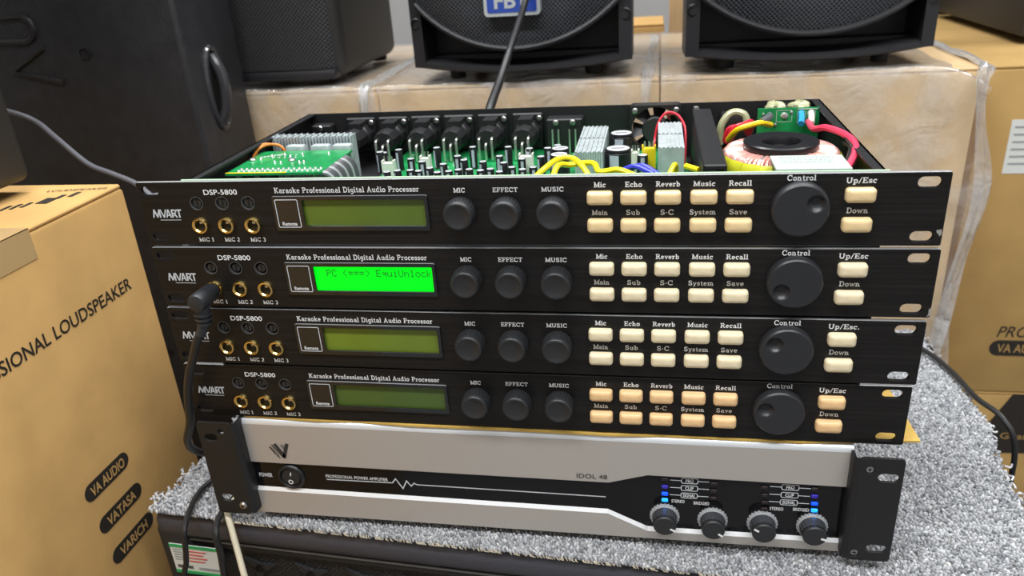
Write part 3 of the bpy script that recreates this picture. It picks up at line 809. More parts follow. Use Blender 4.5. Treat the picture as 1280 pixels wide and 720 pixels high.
# -- dark boxes on the right-hand carton
td = thing('loudspeaker', 'dark grey speaker box standing on the far right carton, cut by the frame', 'speaker', (.700, .765, -.0260))
B().rbox(-.195, .215, -.16, .16, .008, .42, 'speaker_plain', .005, 2).make('body', td)
B().box(-.18, .20, -.163, -.159, .03, .40, 'grille_fine').make('grille', td, smooth=False)
B().lathe([(.003, 0), (.003, .0012), (0, .0012)], (-.1955, -.09, .05), 'steel', 'x', 12).make('screw', td)
for sx in (-.16, .18):
    for sy in (-.13, .13): B().lathe([(.0, 0), (.012, 0), (.013, .0085), (0, .0085)], (sx, sy, 0), 'rubber', 'z', 14).make('foot', td)
# -- shelving post and far items seen between the speakers
tq, _, _, _ = carton('cardboard_carton', 'small brown carton against the back wall beside the pale wooden upright', .020, .098, .86, .98, FLOOR, -.0105, 'cardboard', 'x')
tp = thing('wooden_post', 'pale wooden upright between the two curved-grille speakers', 'post', (.124, .995, FLOOR))
B().rbox(-.017, .017, -.017, .017, 0, 2.2, 'pale_wood', .002, 1).make('upright', tp); B().rbox(-.022, .022, -.03, .03, 0, .015, 'steel', .002, 1).make('foot_plate', tp)
tf = thing('loudspeaker', 'tall black speaker standing on the floor behind the far right carton', 'speaker', (.66, 1.12, FLOOR))
B().rbox(-.23, .23, -.14, .14, .01, 1.25, 'speaker_coat', .006, 2).make('body', tf)
B().box(-.20, .20, -.143, -.139, .05, 1.20, 'grille_fine').make('grille', tf, smooth=False)
for sx in (-.18, .18):
    for sy in (-.10, .10): B().lathe([(.0, 0), (.014, 0), (.015, .0105), (0, .0105)], (sx, sy, 0), 'rubber', 'z', 14).make('foot', tf)

# ================================================================== RACK PROCESSORS
PW, PH, PT = .4826, .0424, .0030
MX = lambda u: u/1000-PW/2
CACHE = {}
def cached(key, fn):
    if key not in CACHE: CACHE[key] = fn()
    return CACHE[key]
TR = [39.8, 57.5, 75.4]; JK = [39.6, 57.9, 76.2]; KN = [213.0, 240.8, 268.8]
BT = [296.0, 315.2, 334.4, 354.4, 374.0]
def panel_mesh(hb):
    Z = lambda w: hb-w/1000
    holes = [slot(MX(u), Z(w), .0120, .0062) for u in (8.8, 472.0) for w in (5.8, 36.9)]
    holes += [circ(MX(u), Z(14.3), .0041, 20) for u in TR]
    holes += [rrect(MX(110.5), MX(191.4), Z(30.6), Z(11.7), .001, 2)]
    me = plate_mesh('front_panel', rrect(-PW/2, PW/2, Z(42.4), Z(0), .0012, 3), holes, 0, PT, ['brushed_black', 'edge_highlight'], .0004)
    return me
def knob_mesh():
    b = B(); b.lathe([(.0090, -.0002), (.0093, .0006), (.0092, .0085), (.0088, .0105), (.0082, .0114), (.0074, .01165), (.0068, .0114), (.0052, .0108), (.0025, .0105), (0, .0104)], (0, 0, 0), 'knob_plastic', 'y', 40)
    return b.mesh('rotary_knob', ang=50)
def ridge_mesh():
    b = B()
    for k in range(30):
        a = 2*PI*k/30; c, s_ = math.cos(a), math.sin(a); r = .00915
        p = [(c*r-s_*.0003, s_*r+c*.0003), (c*r+s_*.0003, s_*r-c*.0003), (c*(r+.00035), s_*(r+.00035))]
        b.prism(p, -.0085, -.0008, 'knob_plastic')
    return b.mesh('grip_ridges', smooth=False)
def dial_mesh():
    b = B(); R = .0153
    seg, rings = 80, 30; dx, dr, dd = .0088, .0049, .0030
    prof = [(R+.0004, -.0002), (R+.0006, .0010), (R+.0003, .0040), (R-.0003, .0052), (R-.0010, .0057)]
    b.lathe(prof, (0, 0, 0), 'dial_plastic', 'y', seg)
    V, F = [(0, -.0057, 0)], []
    for j in range(1, rings+1):
        r = (R-.0010)*j/rings
        for k in range(seg):
            a = 2*PI*k/seg; x, z = r*math.cos(a), r*math.sin(a); d = math.hypot(x-dx, z)
            y = -.0057
            if d < dr: y += dd*(math.sqrt(max(0, 1-(d/(dr*1.12))**2))-math.sqrt(1-1/1.12**2))/(1-math.sqrt(1-1/1.12**2))
            V.append((x, y, z))
    for k in range(seg): F.append((0, 1+k, 1+(k+1) % seg))
    for j in range(rings-1):
        for k in range(seg): a = 1+j*seg; F.append((a+k, a+(k+1) % seg, a+seg+(k+1) % seg, a+seg+k))
    b.add(V, F, 'dial_plastic')
    return b.mesh('control_dial', ang=60)
def button_mesh(m):
    b = B(); hw, hh, r = .0074, .0039, .0019
    rows = []
    for (ins, y) in ((-.0, .0006), (-.0, -.0028), (.0003, -.0036), (.0011, -.0044), (.0030, -.0048)):
        o = rrect(-hw+ins, hw-ins, -hh+ins*.75, hh-ins*.75, max(.0004, r-ins*.45), 4)
        rows.append([(x, y-.0004*(1-(x/hw)**2)*(1 if y < 0 else 0), z) for x, z in o])
    V, F = [], []; n = len(rows[0])
    for r_ in rows: V += r_
    for j in range(len(rows)-1):
        for k in range(n): k2 = (k+1) % n; F.append((j*n+k, j*n+k2, (j+1)*n+k2, (j+1)*n+k))
    F.append(tuple((len(rows)-1)*n+k for k in range(n)))
    b.add(V, F, m); return b.mesh('push_button', ang=50)
def jack_mesh():
    b = B(); b.lathe([(.0055, -.001), (.0055, .0016), (.0051, .0025), (.0042, .0027), (.0035, .0018), (.0034, -.012)], (0, 0, 0), 'gold', 'y', 30, mats=['gold']*5)
    return b.mesh('mic_jack')
def jackin_mesh():
    b = B(); b.lathe([(.0034, -.0015), (.0030, -.0016), (.0029, -.012), (0, -.012)], (0, 0, 0), 'void_black', 'y', 20)
    b.box(-.0008, .0012, -.0002, .004, .0008, .0022, 'steel')
    return b.mesh('jack_core')
def trim_mesh():
    b = B(); b.lathe([(.0041, -.003), (.0041, -.0075), (0, -.0075)], (0, 0, 0), 'void_black', 'y', 20)
    b.lathe([(.0030, -.006), (.0031, -.0012), (.0027, -.0006), (0, -.0006)], (0, 0, 0), 'trim_grey', 'y', 16)
    b.box(-.0005, .0005, .0003, .0012, -.0018, .0030, 'void_black')
    return b.mesh('trim_control')
def washer_mesh():
    b = B(); b.lathe([(.0046, -.0001), (.0046, .0004), (.0040, .0003), (.0040, -.0020)], (0, 0, 0), 'rim_grey', 'y', 24); return b.mesh('hole_rim')

LOGO = [([(0, 0), (.28, 1)], .20), ([(.28, 1), (.62, .05)], .20), ([(.62, .05), (1.02, 1)], .17), ([(1.02, 1), (1.02, 0)], .22),
        ([(1.18, 1), (1.58, .02)], .19), ([(1.58, .02), (2.0, 1)], .17), ([(1.95, 0), (2.32, 1)], .17), ([(2.32, 1), (2.62, 0)], .20), ([(2.12, .30), (2.55, .30)], .15),
        ([(2.85, 0), (2.85, 1)], .22), ([(2.85, .92), (3.25, .92), (3.42, .72), (3.25, .5), (2.9, .5)], .17), ([(3.15, .5), (3.5, 0)], .20),
        ([(3.45, .92), (4.25, .92)], .18), ([(3.86, .92), (3.86, 0)], .22), ([(.9, -.28), (3.95, -.28)], .07), ([(.12, .5), (.9, .5)], .07), ([(2.95, .24), (3.4, .24)], .07)]
def logo_mesh():
    V, F = [], []
    for pts, w in LOGO: ribbon(pts, w, V, F)
    s_ = .0215/4.45; me = bpy.data.meshes.new('emblem'); me.from_pydata([((x-2.12)*s_, 0, (z-.45)*s_*1.15) for x, z in V], [], F)
    me.materials.append(MATS['print_silver']); return me

def processor(label, ux, uy, uz, yaw, hb, lcd, btn, dial_a, opened=False, upesc='Up/Esc'):
    """hb: height of the panel's top edge above the underside of the case"""
    t = thing('audio_processor', label, 'audio processor', (ux, uy, uz-hb), yaw, 'stacked rack processors')
    Z = lambda w: hb-w/1000
    fp = link('front_panel', cached(('panel', hb), lambda: panel_mesh(hb)), t)
    E = -.0003
    def leg(kind, txt, u, w, width, h, bold=.0, m='print_white', par=fp):
        me = serif(txt, width/1000, h/1000) if kind == 's' else sans(txt, width/1000, h/1000, bold)
        return letter(me, par, (MX(u), E, Z(w)), m)
    leg('n', 'DSP-5800', 58.0, 6.9, 23.0, 3.5, .012)
    leg('s', 'Karaoke Professional Digital Audio Processor', 141.3, 6.2, 93.4, 3.5)
    link('emblem', cached('logo', logo_mesh), fp, (MX(17.5), E, Z(21.2)))
    for i in range(3):
        leg('s', 'MIC %d' % (i+1), (40.9, 59.1, 77.1)[i], 38.7, 10.4, 2.7)
        leg('s', ('MIC', 'EFFECT', 'MUSIC')[i], KN[i]-.3, 7.3, (7.0, 15.0, 13.0)[i], 2.8)
    for i, (s1, w1, s2, w2) in enumerate((('Mic', 6.8, 'Main', 9.2), ('Echo', 9.6, 'Sub', 7.7), ('Reverb', 13.4, 'S\u00b7C', 7.2), ('Music', 12.0, 'System', 14.4), ('Recall', 12.4, 'Save', 9.6))):
        leg('s', s1, BT[i], 4.9, w1, 3.1); leg('s', s2, BT[i]-.2, 21.7, w2, 3.1)
    leg('s', 'Control', 406.3, 2.3, 15.2, 3.2)
    leg('s', upesc, 437.3+(.6 if upesc.endswith('.') else 0), 4.1, 15.6+(1.4 if upesc.endswith('.') else 0), 3.2); leg('s', 'Down', 436.9, 21.3, 11.3, 3.2)
    # display: glossy frame with window, remote eye and screen
    dz0, dz1 = Z(32.6), Z(9.8)
    fr = link('display_frame', cached(('bez', hb), lambda: plate_mesh('display_frame', rrect(MX(92.3), MX(192.8), dz0, dz1, .0012, 3), [rrect(MX(112.0), MX(190.6), Z(29.4), Z(12.5), .0006, 2)], -.0014, -.0001, ['bezel_gloss', 'edge_highlight'], .0003)), t)
    scr = B().box(MX(109), MX(192), .0008, .0020, Z(31), Z(11.2), lcd).make('screen', fr, smooth=False, label='green glowing screen' if lcd == 'lcd_on' else 'unlit olive green screen')
    ro = rrect(MX(94.4), MX(109.3), Z(29.9), Z(11.9), .0008, 3)
    V, F = [], []; ribbon(ro+[ro[0]], .00055, V, F)
    me = bpy.data.meshes.new('remote_outline'); me.from_pydata([(x, -.0017, z) for x, z in V], [], F); me.materials.append(MATS['print_silver']); link('remote_outline', me, fr)
    letter(sans('Remote', .0098, .0025, .015), fr, (MX(101.9), -.0018, Z(27.6)), 'print_white')
    if lcd == 'lcd_on':
        lines = dotmatrix('  PC <===> EquiUnlock', .0780, .0048)
        me = bpy.data.meshes.new('screen_text'); me.from_pydata(*lines); me.materials.append(MATS['lcd_ink']); link('screen_text', me, fr, (MX(112.3), .0006, Z(17.6)))
    for i in range(3):
        link('trim_control', cached('trim', trim_mesh), t, (MX(TR[i]), 0, Z(14.3)))
        link('hole_rim', cached('rim', washer_mesh), t, (MX(TR[i]), 0, Z(14.3)))
        j = link('mic_jack', cached('jack', jack_mesh), t, (MX(JK[i]), 0, Z(28.8))); link('jack_core', cached('jackin', jackin_mesh), j)
        k = link('rotary_knob', cached('knob', knob_mesh), t, (MX(KN[i]), 0, Z(20.3)), None); link('grip_ridges', cached('ridge', ridge_mesh), k)
    for u, w in [(x, y) for y in (12.4, 29.2) for x in BT]+[(437.3, 12.0), (437.1, 29.2)]:
        o = link('push_button', cached(('btn', btn), lambda: button_mesh(btn)), t, (MX(u), 0, Z(w)))
        if u > 430: o.scale = (1.06, 1, 1.03)
    link('control_dial', cached('dial', dial_mesh), t, (MX(406.5), 0, Z(19.8)), (0, -math.radians(dial_a), 0))
    # case
    cx, cd, th = .2108, .2065, .0014
    b = B(); top = hb-.0016
    b.box(-cx, cx, PT, cd, 0, th, 'black_paint')
    b.box(-cx, -cx+th, PT, cd, th, top, 'black_paint'); b.box(cx-th, cx, PT, cd, th, top, 'black_paint')
    if not opened: b.box(-cx+th, cx-th, cd-th, cd, th, top, 'black_paint')
    else:
        b.box(-cx+th, .0675, cd-th, cd, th, top, 'black_paint'); b.box(.1045, cx-th, cd-th, cd, th, top, 'black_paint'); b.box(.0675, .1045, cd-th, cd, th, th+.005, 'black_paint'); b.box(.0675, .1045, cd-th, cd, top-.003, top, 'black_paint')
    if not opened: b.box(-cx, cx, PT, cd, top-.0004, top, 'black_paint')
    else:
        b.box(-cx, -cx+.0065, PT, cd-.002, top-.0012, top, 'black_paint'); b.box(cx-.0065, cx, PT, cd-.002, top-.0012, top, 'black_paint')
    b.make('case', t, smooth=False)
    if opened:
        b = B()
        for sx in (-cx+.0032, cx-.0032):
            for y in (.05, .13, .19): b.lathe([(.0012, .0), (.0012, .0002), (0, .0002)], (sx, y, top), 'void_black', 'z', 10)
        b.make('lid_screw_holes', t)
        B().box(-cx, cx, PT, PT+.0016, top-.018, hb+.0003, 'pcb_edge').make('key_board', t, smooth=False, label='edge of the green key circuit board')
    return t, Z

# 5x7 dot characters for the screen
DOTS = {'P': 'F9 99 F8 88 8', 'x': ''}
F57 = {'P': ['11110', '10001', '10001', '11110', '10000', '10000', '10000'], 'C': ['01110', '10001', '10000', '10000', '10000', '10001', '01110'],
       '<': ['00010', '00100', '01000', '10000', '01000', '00100', '00010'], '>': ['01000', '00100', '00010', '00001', '00010', '00100', '01000'],
       '=': ['00000', '00000', '11111', '00000', '11111', '00000', '00000'], 'E': ['11111', '10000', '10000', '11110', '10000', '10000', '11111'],
       'q': ['00000', '00000', '01101', '10011', '01111', '00001', '00001'], 'u': ['00000', '00000', '10001', '10001', '10001', '10011', '01101'],
       'i': ['00100', '00000', '01100', '00100', '00100', '00100', '01110'], 'U': ['10001', '10001', '10001', '10001', '10001', '10001', '01110'],
       'n': ['00000', '00000', '10110', '11001', '10001', '10001', '10001'], 'l': ['01100', '00100', '00100', '00100', '00100', '00100', '01110'],
       'o': ['00000', '00000', '01110', '10001', '10001', '10001', '01110'], 'c': ['00000', '00000', '01110', '10000', '10000', '10001', '01110'],
       'k': ['10000', '10000', '10010', '10100', '11000', '10100', '10010']}
def dotmatrix(text, width, height):
    V, F = [], []; ch = width/len(text); px = ch/6; pz = height/7
    for i, c in enumerate(text):
        if c == ' ': continue
        for r, row in enumerate(F57[c]):
            for q, bit in enumerate(row):
                if bit == '1':
                    x, z = i*ch+q*px, height/2-r*pz; o = len(V)
                    V += [(x, 0, z), (x+px, 0, z), (x+px, 0, z-pz), (x, 0, z-pz)]; F.append((o, o+1, o+2, o+3))
    return V, [], F

u1, Z1 = processor('topmost black rack processor, lid off, circuit boards and toroid showing', .0006, .0008, -.0002, .0016, .0453, 'lcd_off', 'button_warm', 28, True)
u2, Z2 = processor('second black rack processor from top, bright green screen, plug in its first jack', .0011, -.0008, -.0440, .0035, .0458, 'lcd_on', 'button_pale', 214)
u3, Z3 = processor('third black rack processor from top, dark screen, between the lit one and the lowest', -.0002, -.0011, -.0883, .0004, .0464, 'lcd_off_bright', 'button_pale', 144, False, 'Up/Esc.')
u4, Z4 = processor('lowest black rack processor with peach buttons, resting on cardboard over the silver amplifier', -.0008, .0012, -.1336, .0018, .0426, 'lcd_dim', 'button_peach', 160)

for u_, Z_, pts in ((u1, Z1, [(479.0, 33.0), (481.6, 32.6), (482.0, 35.2), (480.9, 36.6), (480.2, 35.0), (479.4, 34.6)]), (u2, Z2, [(481.2, 37.0), (482.3, 35.8), (482.4, 40.5), (480.6, 41.6), (481.4, 39.6)])):
    B().prism([(MX(a), Z_(w)) for a, w in pts], -.0004, .0005, 'tin').make('bare_metal_chip', u_, smooth=False)

# ------------------------------------------------------------------ inside the open processor (parts of u1)
HB = .0453; zb = .0015                      # local floor of the case
ZZ = lambda z: z+HB+.0002                     # world-like z (0 = panel top) to local
pz = ZZ(-.0360)
mb = B().box(-.125, .1100, .030, .2035, pz-.0016, pz, 'pcb_green').make('main_board', u1, smooth=False, label='green main circuit board')
def cap_mesh(r, h):
    b = B(); n = 16
    b.lathe([(r, 0), (r, h*.90), (r*.92, h*.93), (r, h*.96), (r*.97, h), (r*.86, h*1.005), (0, h)], (0, 0, 0), 'cap_black', 'z', n, mats=['cap_black']*4+['cap_black', 'cap_top'])
    b.add([(r*1.01*math.cos(a), r*1.01*math.sin(a), z) for z in (h*.04, h*.88) for a in [-2.2+.18*k for k in range(5)]], [(k, k+1, k+6, k+5) for k in range(4)], 'cap_stripe')
    b.add([(-r*.5, -r*.07, h*1.008), (r*.5, -r*.07, h*1.008), (r*.5, r*.07, h*1.008), (-r*.5, r*.07, h*1.008)], [(0, 1, 2, 3)], 'void_black')
    return b.mesh('capacitor', fix=False)
def cap(x, y, r, h, a=0): return link('capacitor', cached(('cap', r, h), lambda: cap_mesh(r, h)), mb, (x, y, pz), (0, 0, a))
rnd = random.Random(5)
for x, y in [(-.127+.0, .150), (-.098, .128), (-.087, .120), (-.0705, .120), (-.062, .132), (-.0545, .121), (-.040, .120), (-.030, .134), (-.0245, .121), (-.012, .128), (.0025, .128)]:
    cap(x, y, .0030, .0125+rnd.uniform(-.001, .002), rnd.uniform(-.6, .6))
for k in range(15):
    x = -.108+.0078*k; cap(x+rnd.uniform(-.001, .001), .100+rnd.uniform(-.004, .004), .0029, .0115+rnd.uniform(0, .002), rnd.uniform(-.7, .7))
for k in range(12):
    x = -.103+.0092*k; cap(x+rnd.uniform(-.001, .001), .086+rnd.uniform(-.003, .003), .0028, .0110, rnd.uniform(-.7, .7))
for x, y in [(-.1265, .140), (-.113, .146), (-.083, .150), (-.054, .150), (-.0255, .148), (-.008, .142), (.006, .142), (.0125, .150)]:
    cap(x, y, .0030, .0165, rnd.uniform(-.6, .6))
cap(.0180, .121, .0068, .0215, .2); cap(.0192, .104, .0068, .0215, -.2)
cap(.0610, .149, .0088, .0250, .1); cap(.0605, .104, .0092, .0250, 0); cap(.0770, .130, .0040, .013, .3); cap(.0720, .112, .0036, .010, .3)
def header(x, y, w, h, m='white_plastic'):
    b = B(); b.box(x-w/2, x+w/2, y-.003, y+.003, pz, pz+h, m); b.box(x-w/2, x-w/2+.001, y-.003, y+.003, pz+h, pz+h+.002, m); b.box(x+w/2-.001, x+w/2, y-.003, y+.003, pz+h, pz+h+.002, m)
    for k in range(3): b.box(x-w*.3+k*w*.3-.0004, x-w*.3+k*w*.3+.0004, y-.0004, y+.0004, pz+h, pz+h+.005, 'tin')
    b.make('header_socket', mb, smooth=False)
for a in ((-.1175, .132, .010, .010), (-.0900, .140, .008, .011), (.012-.022, .137, .011, .012), (.0815, .138, .010, .016, 'wire_yellow'), (.0715, .142, .006, .012)): header(*a)
b = B()
for k in range(70):
    x, y = rnd.uniform(-.12, .105), rnd.uniform(.085, .195); w, d = rnd.uniform(.0012, .004), rnd.uniform(.001, .002)
    b.box(x-w/2, x+w/2, y-d/2, y+d/2, pz, pz+.0008, rnd.choice(['cap_black', 'label_white', 'solder', 'solder', 'pcb_edge']))
o = b.make('surface_parts', mb, smooth=False); o['kind'] = 'stuff'
for k in range(3):
    b = B(); x = -.019+.014*k; b.lathe([(.0032, 0), (.0044, .001), (.0044, .004), (.0032, .005), (.0016, .004), (.0016, .001)], (x, .072, pz+.008), 'copper_pink' if k != 1 else 'cap_black', 'z', 16); b.make('inductor', mb)

# microphone sockets along the rear wall
def xlr_mesh():
    b = B(); b.rbox(-.0130, .0130, .2015, .2050, ZZ(-.0355), ZZ(-.0055), 'black_plastic', .0012, 1)
    b.lathe([(.0112, .0), (.0112, .010), (.0098, .0115), (.0098, .026), (.0086, .030), (0, .030)], (0, .2020, ZZ(-.0205)), 'black_plastic', 'y', 10, a0=.31)
    b.box(-.0055, .0055, .186, .2015, ZZ(-.012), ZZ(-.0072), 'black_plastic')
    return b.mesh('microphone_socket', ang=30)
def pin_mesh(z0):
    b = B(); b.tube([(0, .1722, z0), (0, .1690, z0), (0, .1672, z0-.0022), (0, .1670, pz+.001)], .00105, 'tin', seg=8, n=3); return b.mesh('solder_pin')
def screw_mesh():
    b = B(); b.lathe([(.0024, 0), (.0024, .0012), (.0016, .002), (0, .0021)], (0, 0, 0), 'steel', 'y', 14); return b.mesh('screw')
for x in (-.163, -.134, -.1053, -.0766, -.0475, -.018):
    o = link('microphone_socket', cached('xlr', xlr_mesh), u1, (x, 0, 0))
    for dx, z0 in ((-.0052, -.0180), (.0052, -.0180), (0, -.0225)): link('solder_pin', cached(('pin', z0), lambda: pin_mesh(ZZ(z0))), o, (dx, 0, 0))
    link('screw', cached('scr', screw_mesh), o, (.0100, .2012, ZZ(-.0095)))
tbk = B().rbox(-.2055, -.1875, .194, .2050, ZZ(-.036), ZZ(-.0095), 'black_plastic', .001, 1).make('aerial_socket', u1)
for z in (-.0115, -.0200): link('screw', cached('scr', screw_mesh), tbk, (-.1965, .1935, ZZ(z)))
rc = B().rbox(-.0010, .0285, .190, .2050, ZZ(-.036), ZZ(-.0085), 'black_plastic', .001, 1).make('output_socket', u1)
for x in (.0068, .0205):
    link('screw', cached('scr', screw_mesh), rc, (x, .1897, ZZ(-.0112)))
    for dx in (-.0012, .0012): B().box(x+dx*2-.0006, x+dx*2+.0006, .1855, .1865, pz, ZZ(-.016), 'tin').make('solder_pin', rc, smooth=False)
# rear wall rivet
B().lathe([(.0013, 0), (.0013, .0006), (0, .0008)], (-.1215, .2050, ZZ(-.0085)), 'steel', 'y', 10).make('rivet', u1)

# heat sinks
def heatsink(x0, x1, y0, y1, top, fins, label, along='x'):
    b = B(); z0, z1 = pz, ZZ(top)
    if along == 'x':
        b.box(x0, x1, (y0+y1)/2-.0012, (y0+y1)/2+.0012, z0, z1, 'aluminium')
        for k in range(fins):
            x = x0+(x1-x0)*(k+.5)/fins; b.box(x-.0007, x+.0007, y0, y1, z0, z1-.0006*(k % 2), 'aluminium')
    else:
        b.box(x0, x0+.0075, y0, y1, z0, z1, 'aluminium')
        b.box(x0+.007, x1, y0, y0+.003, z0, z1, 'aluminium')
        for k in range(fins):
            y = y0+(y1-y0)*(k+.5)/fins; b.box(x0+.007, x1, y-.0006, y+.0006, z0, z1, 'aluminium')
        b.box(x0, x1, (y0+y1)/2-.002, (y0+y1)/2, z0, z1+.0006, 'aluminium')
    return b.make('heat_sink', u1, smooth=False, label=label)
heatsink(-.206, -.1405, .121, .132, -.0015, 26, 'grey comb heat sink behind the small board')
heatsink(.032, .0510, .085, .161, -.0080, 12, 'grey finned heat sink beside the tall capacitors')
heatsink(.0880, .1050, .083, .157, -.0055, 12, 'grey finned heat sink in front of the fan')

# daughter board on the left, over stand-offs
db = B().box(-.2045, -.1340, .0445, .1035, ZZ(-.0096), ZZ(-.0080), 'pcb_green').make('display_board', u1, smooth=False, label='small green circuit board on stand-offs')
b = B()
for k in range(16):
    x = -.197+.0039*k
    for j in range(2): b.lathe([(.0013, 0), (.0007, .0009), (0, .0011)], (x, .0500+.0045*j, ZZ(-.0080)), 'solder', 'z', 8)
for x, y in ((-.190, .088), (-.182, .092), (-.175, .086), (-.168, .092), (-.180, .071), (-.175, .070), (-.161, .070), (-.158, .071), (-.195, .080), (-.148, .093)):
    b.lathe([(.0012, 0), (.0007, .0010), (0, .0018)], (x, y, ZZ(-.0080)), 'solder', 'z', 8)
for k in range(7): b.box(-.198+.0021*k, -.1966+.0021*k, .084+.0012*k, .0868+.0012*k, ZZ(-.0080), ZZ(-.0076), 'label_white')
for k in range(9): b.box(-.1875+.0042*(k % 5)+.002*(k//5), -.1865+.0042*(k % 5)+.002*(k//5), .083+.006*(k//5), .0855+.006*(k//5), ZZ(-.0080), ZZ(-.0077), 'label_white')
b.box(-.2045, -.160, .0445, .0462, ZZ(-.0080), ZZ(-.0077), 'wire_yellow')
b.make('solder_joints', db)
for x, y in ((-.2005, .078), (-.1690, .0755)): B().lathe([(.0028, 0), (.0028, .0008), (.0016, .0018), (0, .0018)], (x, y, ZZ(-.0080)), 'steel', 'z', 12).make('screw', db)
for x, y in ((-.2005, .078), (-.1690, .0755), (-.198, .05), (-.142, .05)): B().lathe([(.0025, 0), (.0025, ZZ(-.0097)-zb)], (x, y, zb), 'steel', 'z', 8).make('stand_off', db)
b = B()
for x in (-.180, -.160, -.143): b.rbox(x-.0075, x+.0075, .1045, .1120, ZZ(-.016), ZZ(-.0045), 'aluminium', .002, 2)
b.make('coin_cells', u1)
# grey ribbon cable dropping from the small board to the main board
b = B()
for k in range(12):
    yy = .0480+.0036*k
    b.tube([(-.1345, yy, ZZ(-.0092)), (-.1315, yy+.001, ZZ(-.0105)), (-.1285, yy+.003, ZZ(-.0170)), (-.1275, yy+.004, pz)], .0017, 'ribbon_grey' if k % 3 else 'ribbon_pale', seg=6, n=4)
b.make('ribbon_cable', u1)
# divider wall
b = B(); b.box(.1138, .1152, .028, .186, zb, ZZ(-.003), 'black_paint'); b.rbox(.1138, .1278, .028, .186, ZZ(-.0060), ZZ(-.0025), 'black_paint', .0008, 1); b.box(.1264, .1278, .028, .186, ZZ(-.012), ZZ(-.004), 'black_paint')
dv = b.make('divider', u1, label='black sheet metal divider')
B().lathe([(.0020, 0), (.0020, .0016), (.001, .002), (0, .002)], (.117, .1885, ZZ(-.0030)), 'tin', 'z', 12).make('screw', dv)
B().box(.1145, .120, .186, .191, ZZ(-.02), ZZ(-.0030), 'black_paint').make('bracket', dv, smooth=False)

# cooling fan at the rear wall
fx0, fx1, fz0, fz1 = .0660, .1060, ZZ(-.0402), ZZ(-.0002); fcx, fcz = (fx0+fx1)/2, (fz0+fz1)/2
def ring_plate():
    return plate_mesh('fan_frame', rrect(fx0, fx1, fz0, fz1, .003, 3), [circ(fcx, fcz, .0186, 32)]+[circ(fcx+sx*.016, fcz+sz*.016, .0022, 10) for sx in (-1, 1) for sz in (-1, 1)], .1925, .2045, ['black_plastic'])
fan = link('cooling_fan', ring_plate(), u1)
for sx in (-1, 1): link('screw', cached('scr', screw_mesh), fan, (fcx+sx*.016, .1925, fcz+.016))
B().lathe([(.0105, 0), (.0105, .009), (.0095, .010), (0, .010)], (fcx, .2035, fcz), 'trim_grey', 'y', 28).make('hub', fan)
def blade():
    V = []
    for k in range(5):
        a = -.32+.64*k/4
        for r in (.0100, .0182): V.append((r*math.sin(a), .1955+.0065*(k/4), r*math.cos(a)))
    b = B(); b.add(V, [(2*k, 2*k+1, 2*k+3, 2*k+2) for k in range(4)], 'black_plastic'); return b.mesh('blade', fix=False)
for k in range(7): link('blade', cached('blade', blade), fan, (fcx, 0, fcz), (0, 2*PI*k/7+.2, 0))
b = B()
for k in range(3): a = 2*PI*k/3+.4; b.tube([(fcx+.010*math.cos(a), .2035, fcz+.010*math.sin(a)), (fcx+.0195*math.cos(a), .2035, fcz+.0195*math.sin(a))], .0016, 'tin' if k == 9 else 'black_plastic', seg=6, smooth=False)
b.make('struts', fan)
b = B(); b.tube([(.0850, .150, pz+.012), (.0858, .160, ZZ(-.018)), (.0880, .163, ZZ(-.0080)), (.0935, .166, ZZ(-.0010)), (.1010, .165, ZZ(-.0014)), (.1070, .158, ZZ(-.0080)), (.1082, .150, ZZ(-.020)), (.1075, .140, pz)], .0009, 'wire_red', n=8)
b.tube([(.0970, .190, ZZ(-.011)), (.0955, .180, ZZ(-.006)), (.0950, .168, ZZ(-.0022)), (.1025, .1655, ZZ(-.0024)), (.1078, .157, ZZ(-.0100))], .0009, 'wire_red', n=8); b.make('fan_wires', fan)

# toroidal transformer
TX, TY, TZ = .1655, .083, ZZ(-.0060)
tor = B().lathe([(.0180, 0), (.0330, 0), (.0368, .004), (.0370, .023), (.0355, .0265)], (TX, TY, zb+.002), 'tape_yellow', 'z', 48).make('toroid', u1, label='round transformer with pink windings and yellow tape')
b = B()
for k in range(84):
    a = 2*PI*k/84+rnd.uniform(-.01, .01); c, s_ = math.cos(a), math.sin(a); zt = TZ-.0022+rnd.uniform(-.0004, .0004); tw = rnd.uniform(-.03, .03)
    c2, s2 = math.cos(a+tw), math.sin(a+tw)
    b.tube([(TX+c2*.014, TY+s2*.014, zt-.002), (TX+c2*.020, TY+s2*.020, zt), (TX+c*.032, TY+s_*.032, zt), (TX+c*.0355, TY+s_*.0355, zt-.0035), (TX+c*.0362, TY+s_*.0362, zt-.009)], .00125, 'copper_pink' if k % 7 else 'tin', seg=6, n=3)  # pale strands are painted glints on the pink wire
b.make('windings', tor)
b = B()   # tape lapped over the outer rim
for k in range(26):
    a = PI*.86+PI*1.28*k/25; c, s_ = math.cos(a), math.sin(a); w = .0040
    V = []
    for r, z in ((.0362, -.0098), (.0388, -.0135), (.0390, -.020), (.0386, -.032)):
        for q in (-1, 1): V.append((TX+c*r-s_*w*q, TY+s_*r+c*w*q, ZZ(z)+.0003*(k % 2)))
    b.add(V, [(2*j, 2*j+1, 2*j+3, 2*j+2) for j in range(3)], 'tape_yellow')
b.make('tape_wrap', tor, fix=False)
B().lathe([(.0115, -.010), (.0115, -.0018), (.0125, .0004), (.0225, .0010), (.0235, .0002), (.0235, -.0030), (.0225, -.0042)], (TX, TY, TZ+.0028), 'cap_black', 'z', 44).make('clamp_disc', tor)
B().lathe([(.0115, -.0082), (0, -.0082)], (TX, TY, TZ+.0028), 'cap_black', 'z', 24).make('clamp_floor', tor)
B().lathe([(.0045, 0), (.0045, .002), (.0035, .0032), (0, .0032)], (TX, TY, TZ-.0055), 'steel', 'z', 6).make('bolt', tor)
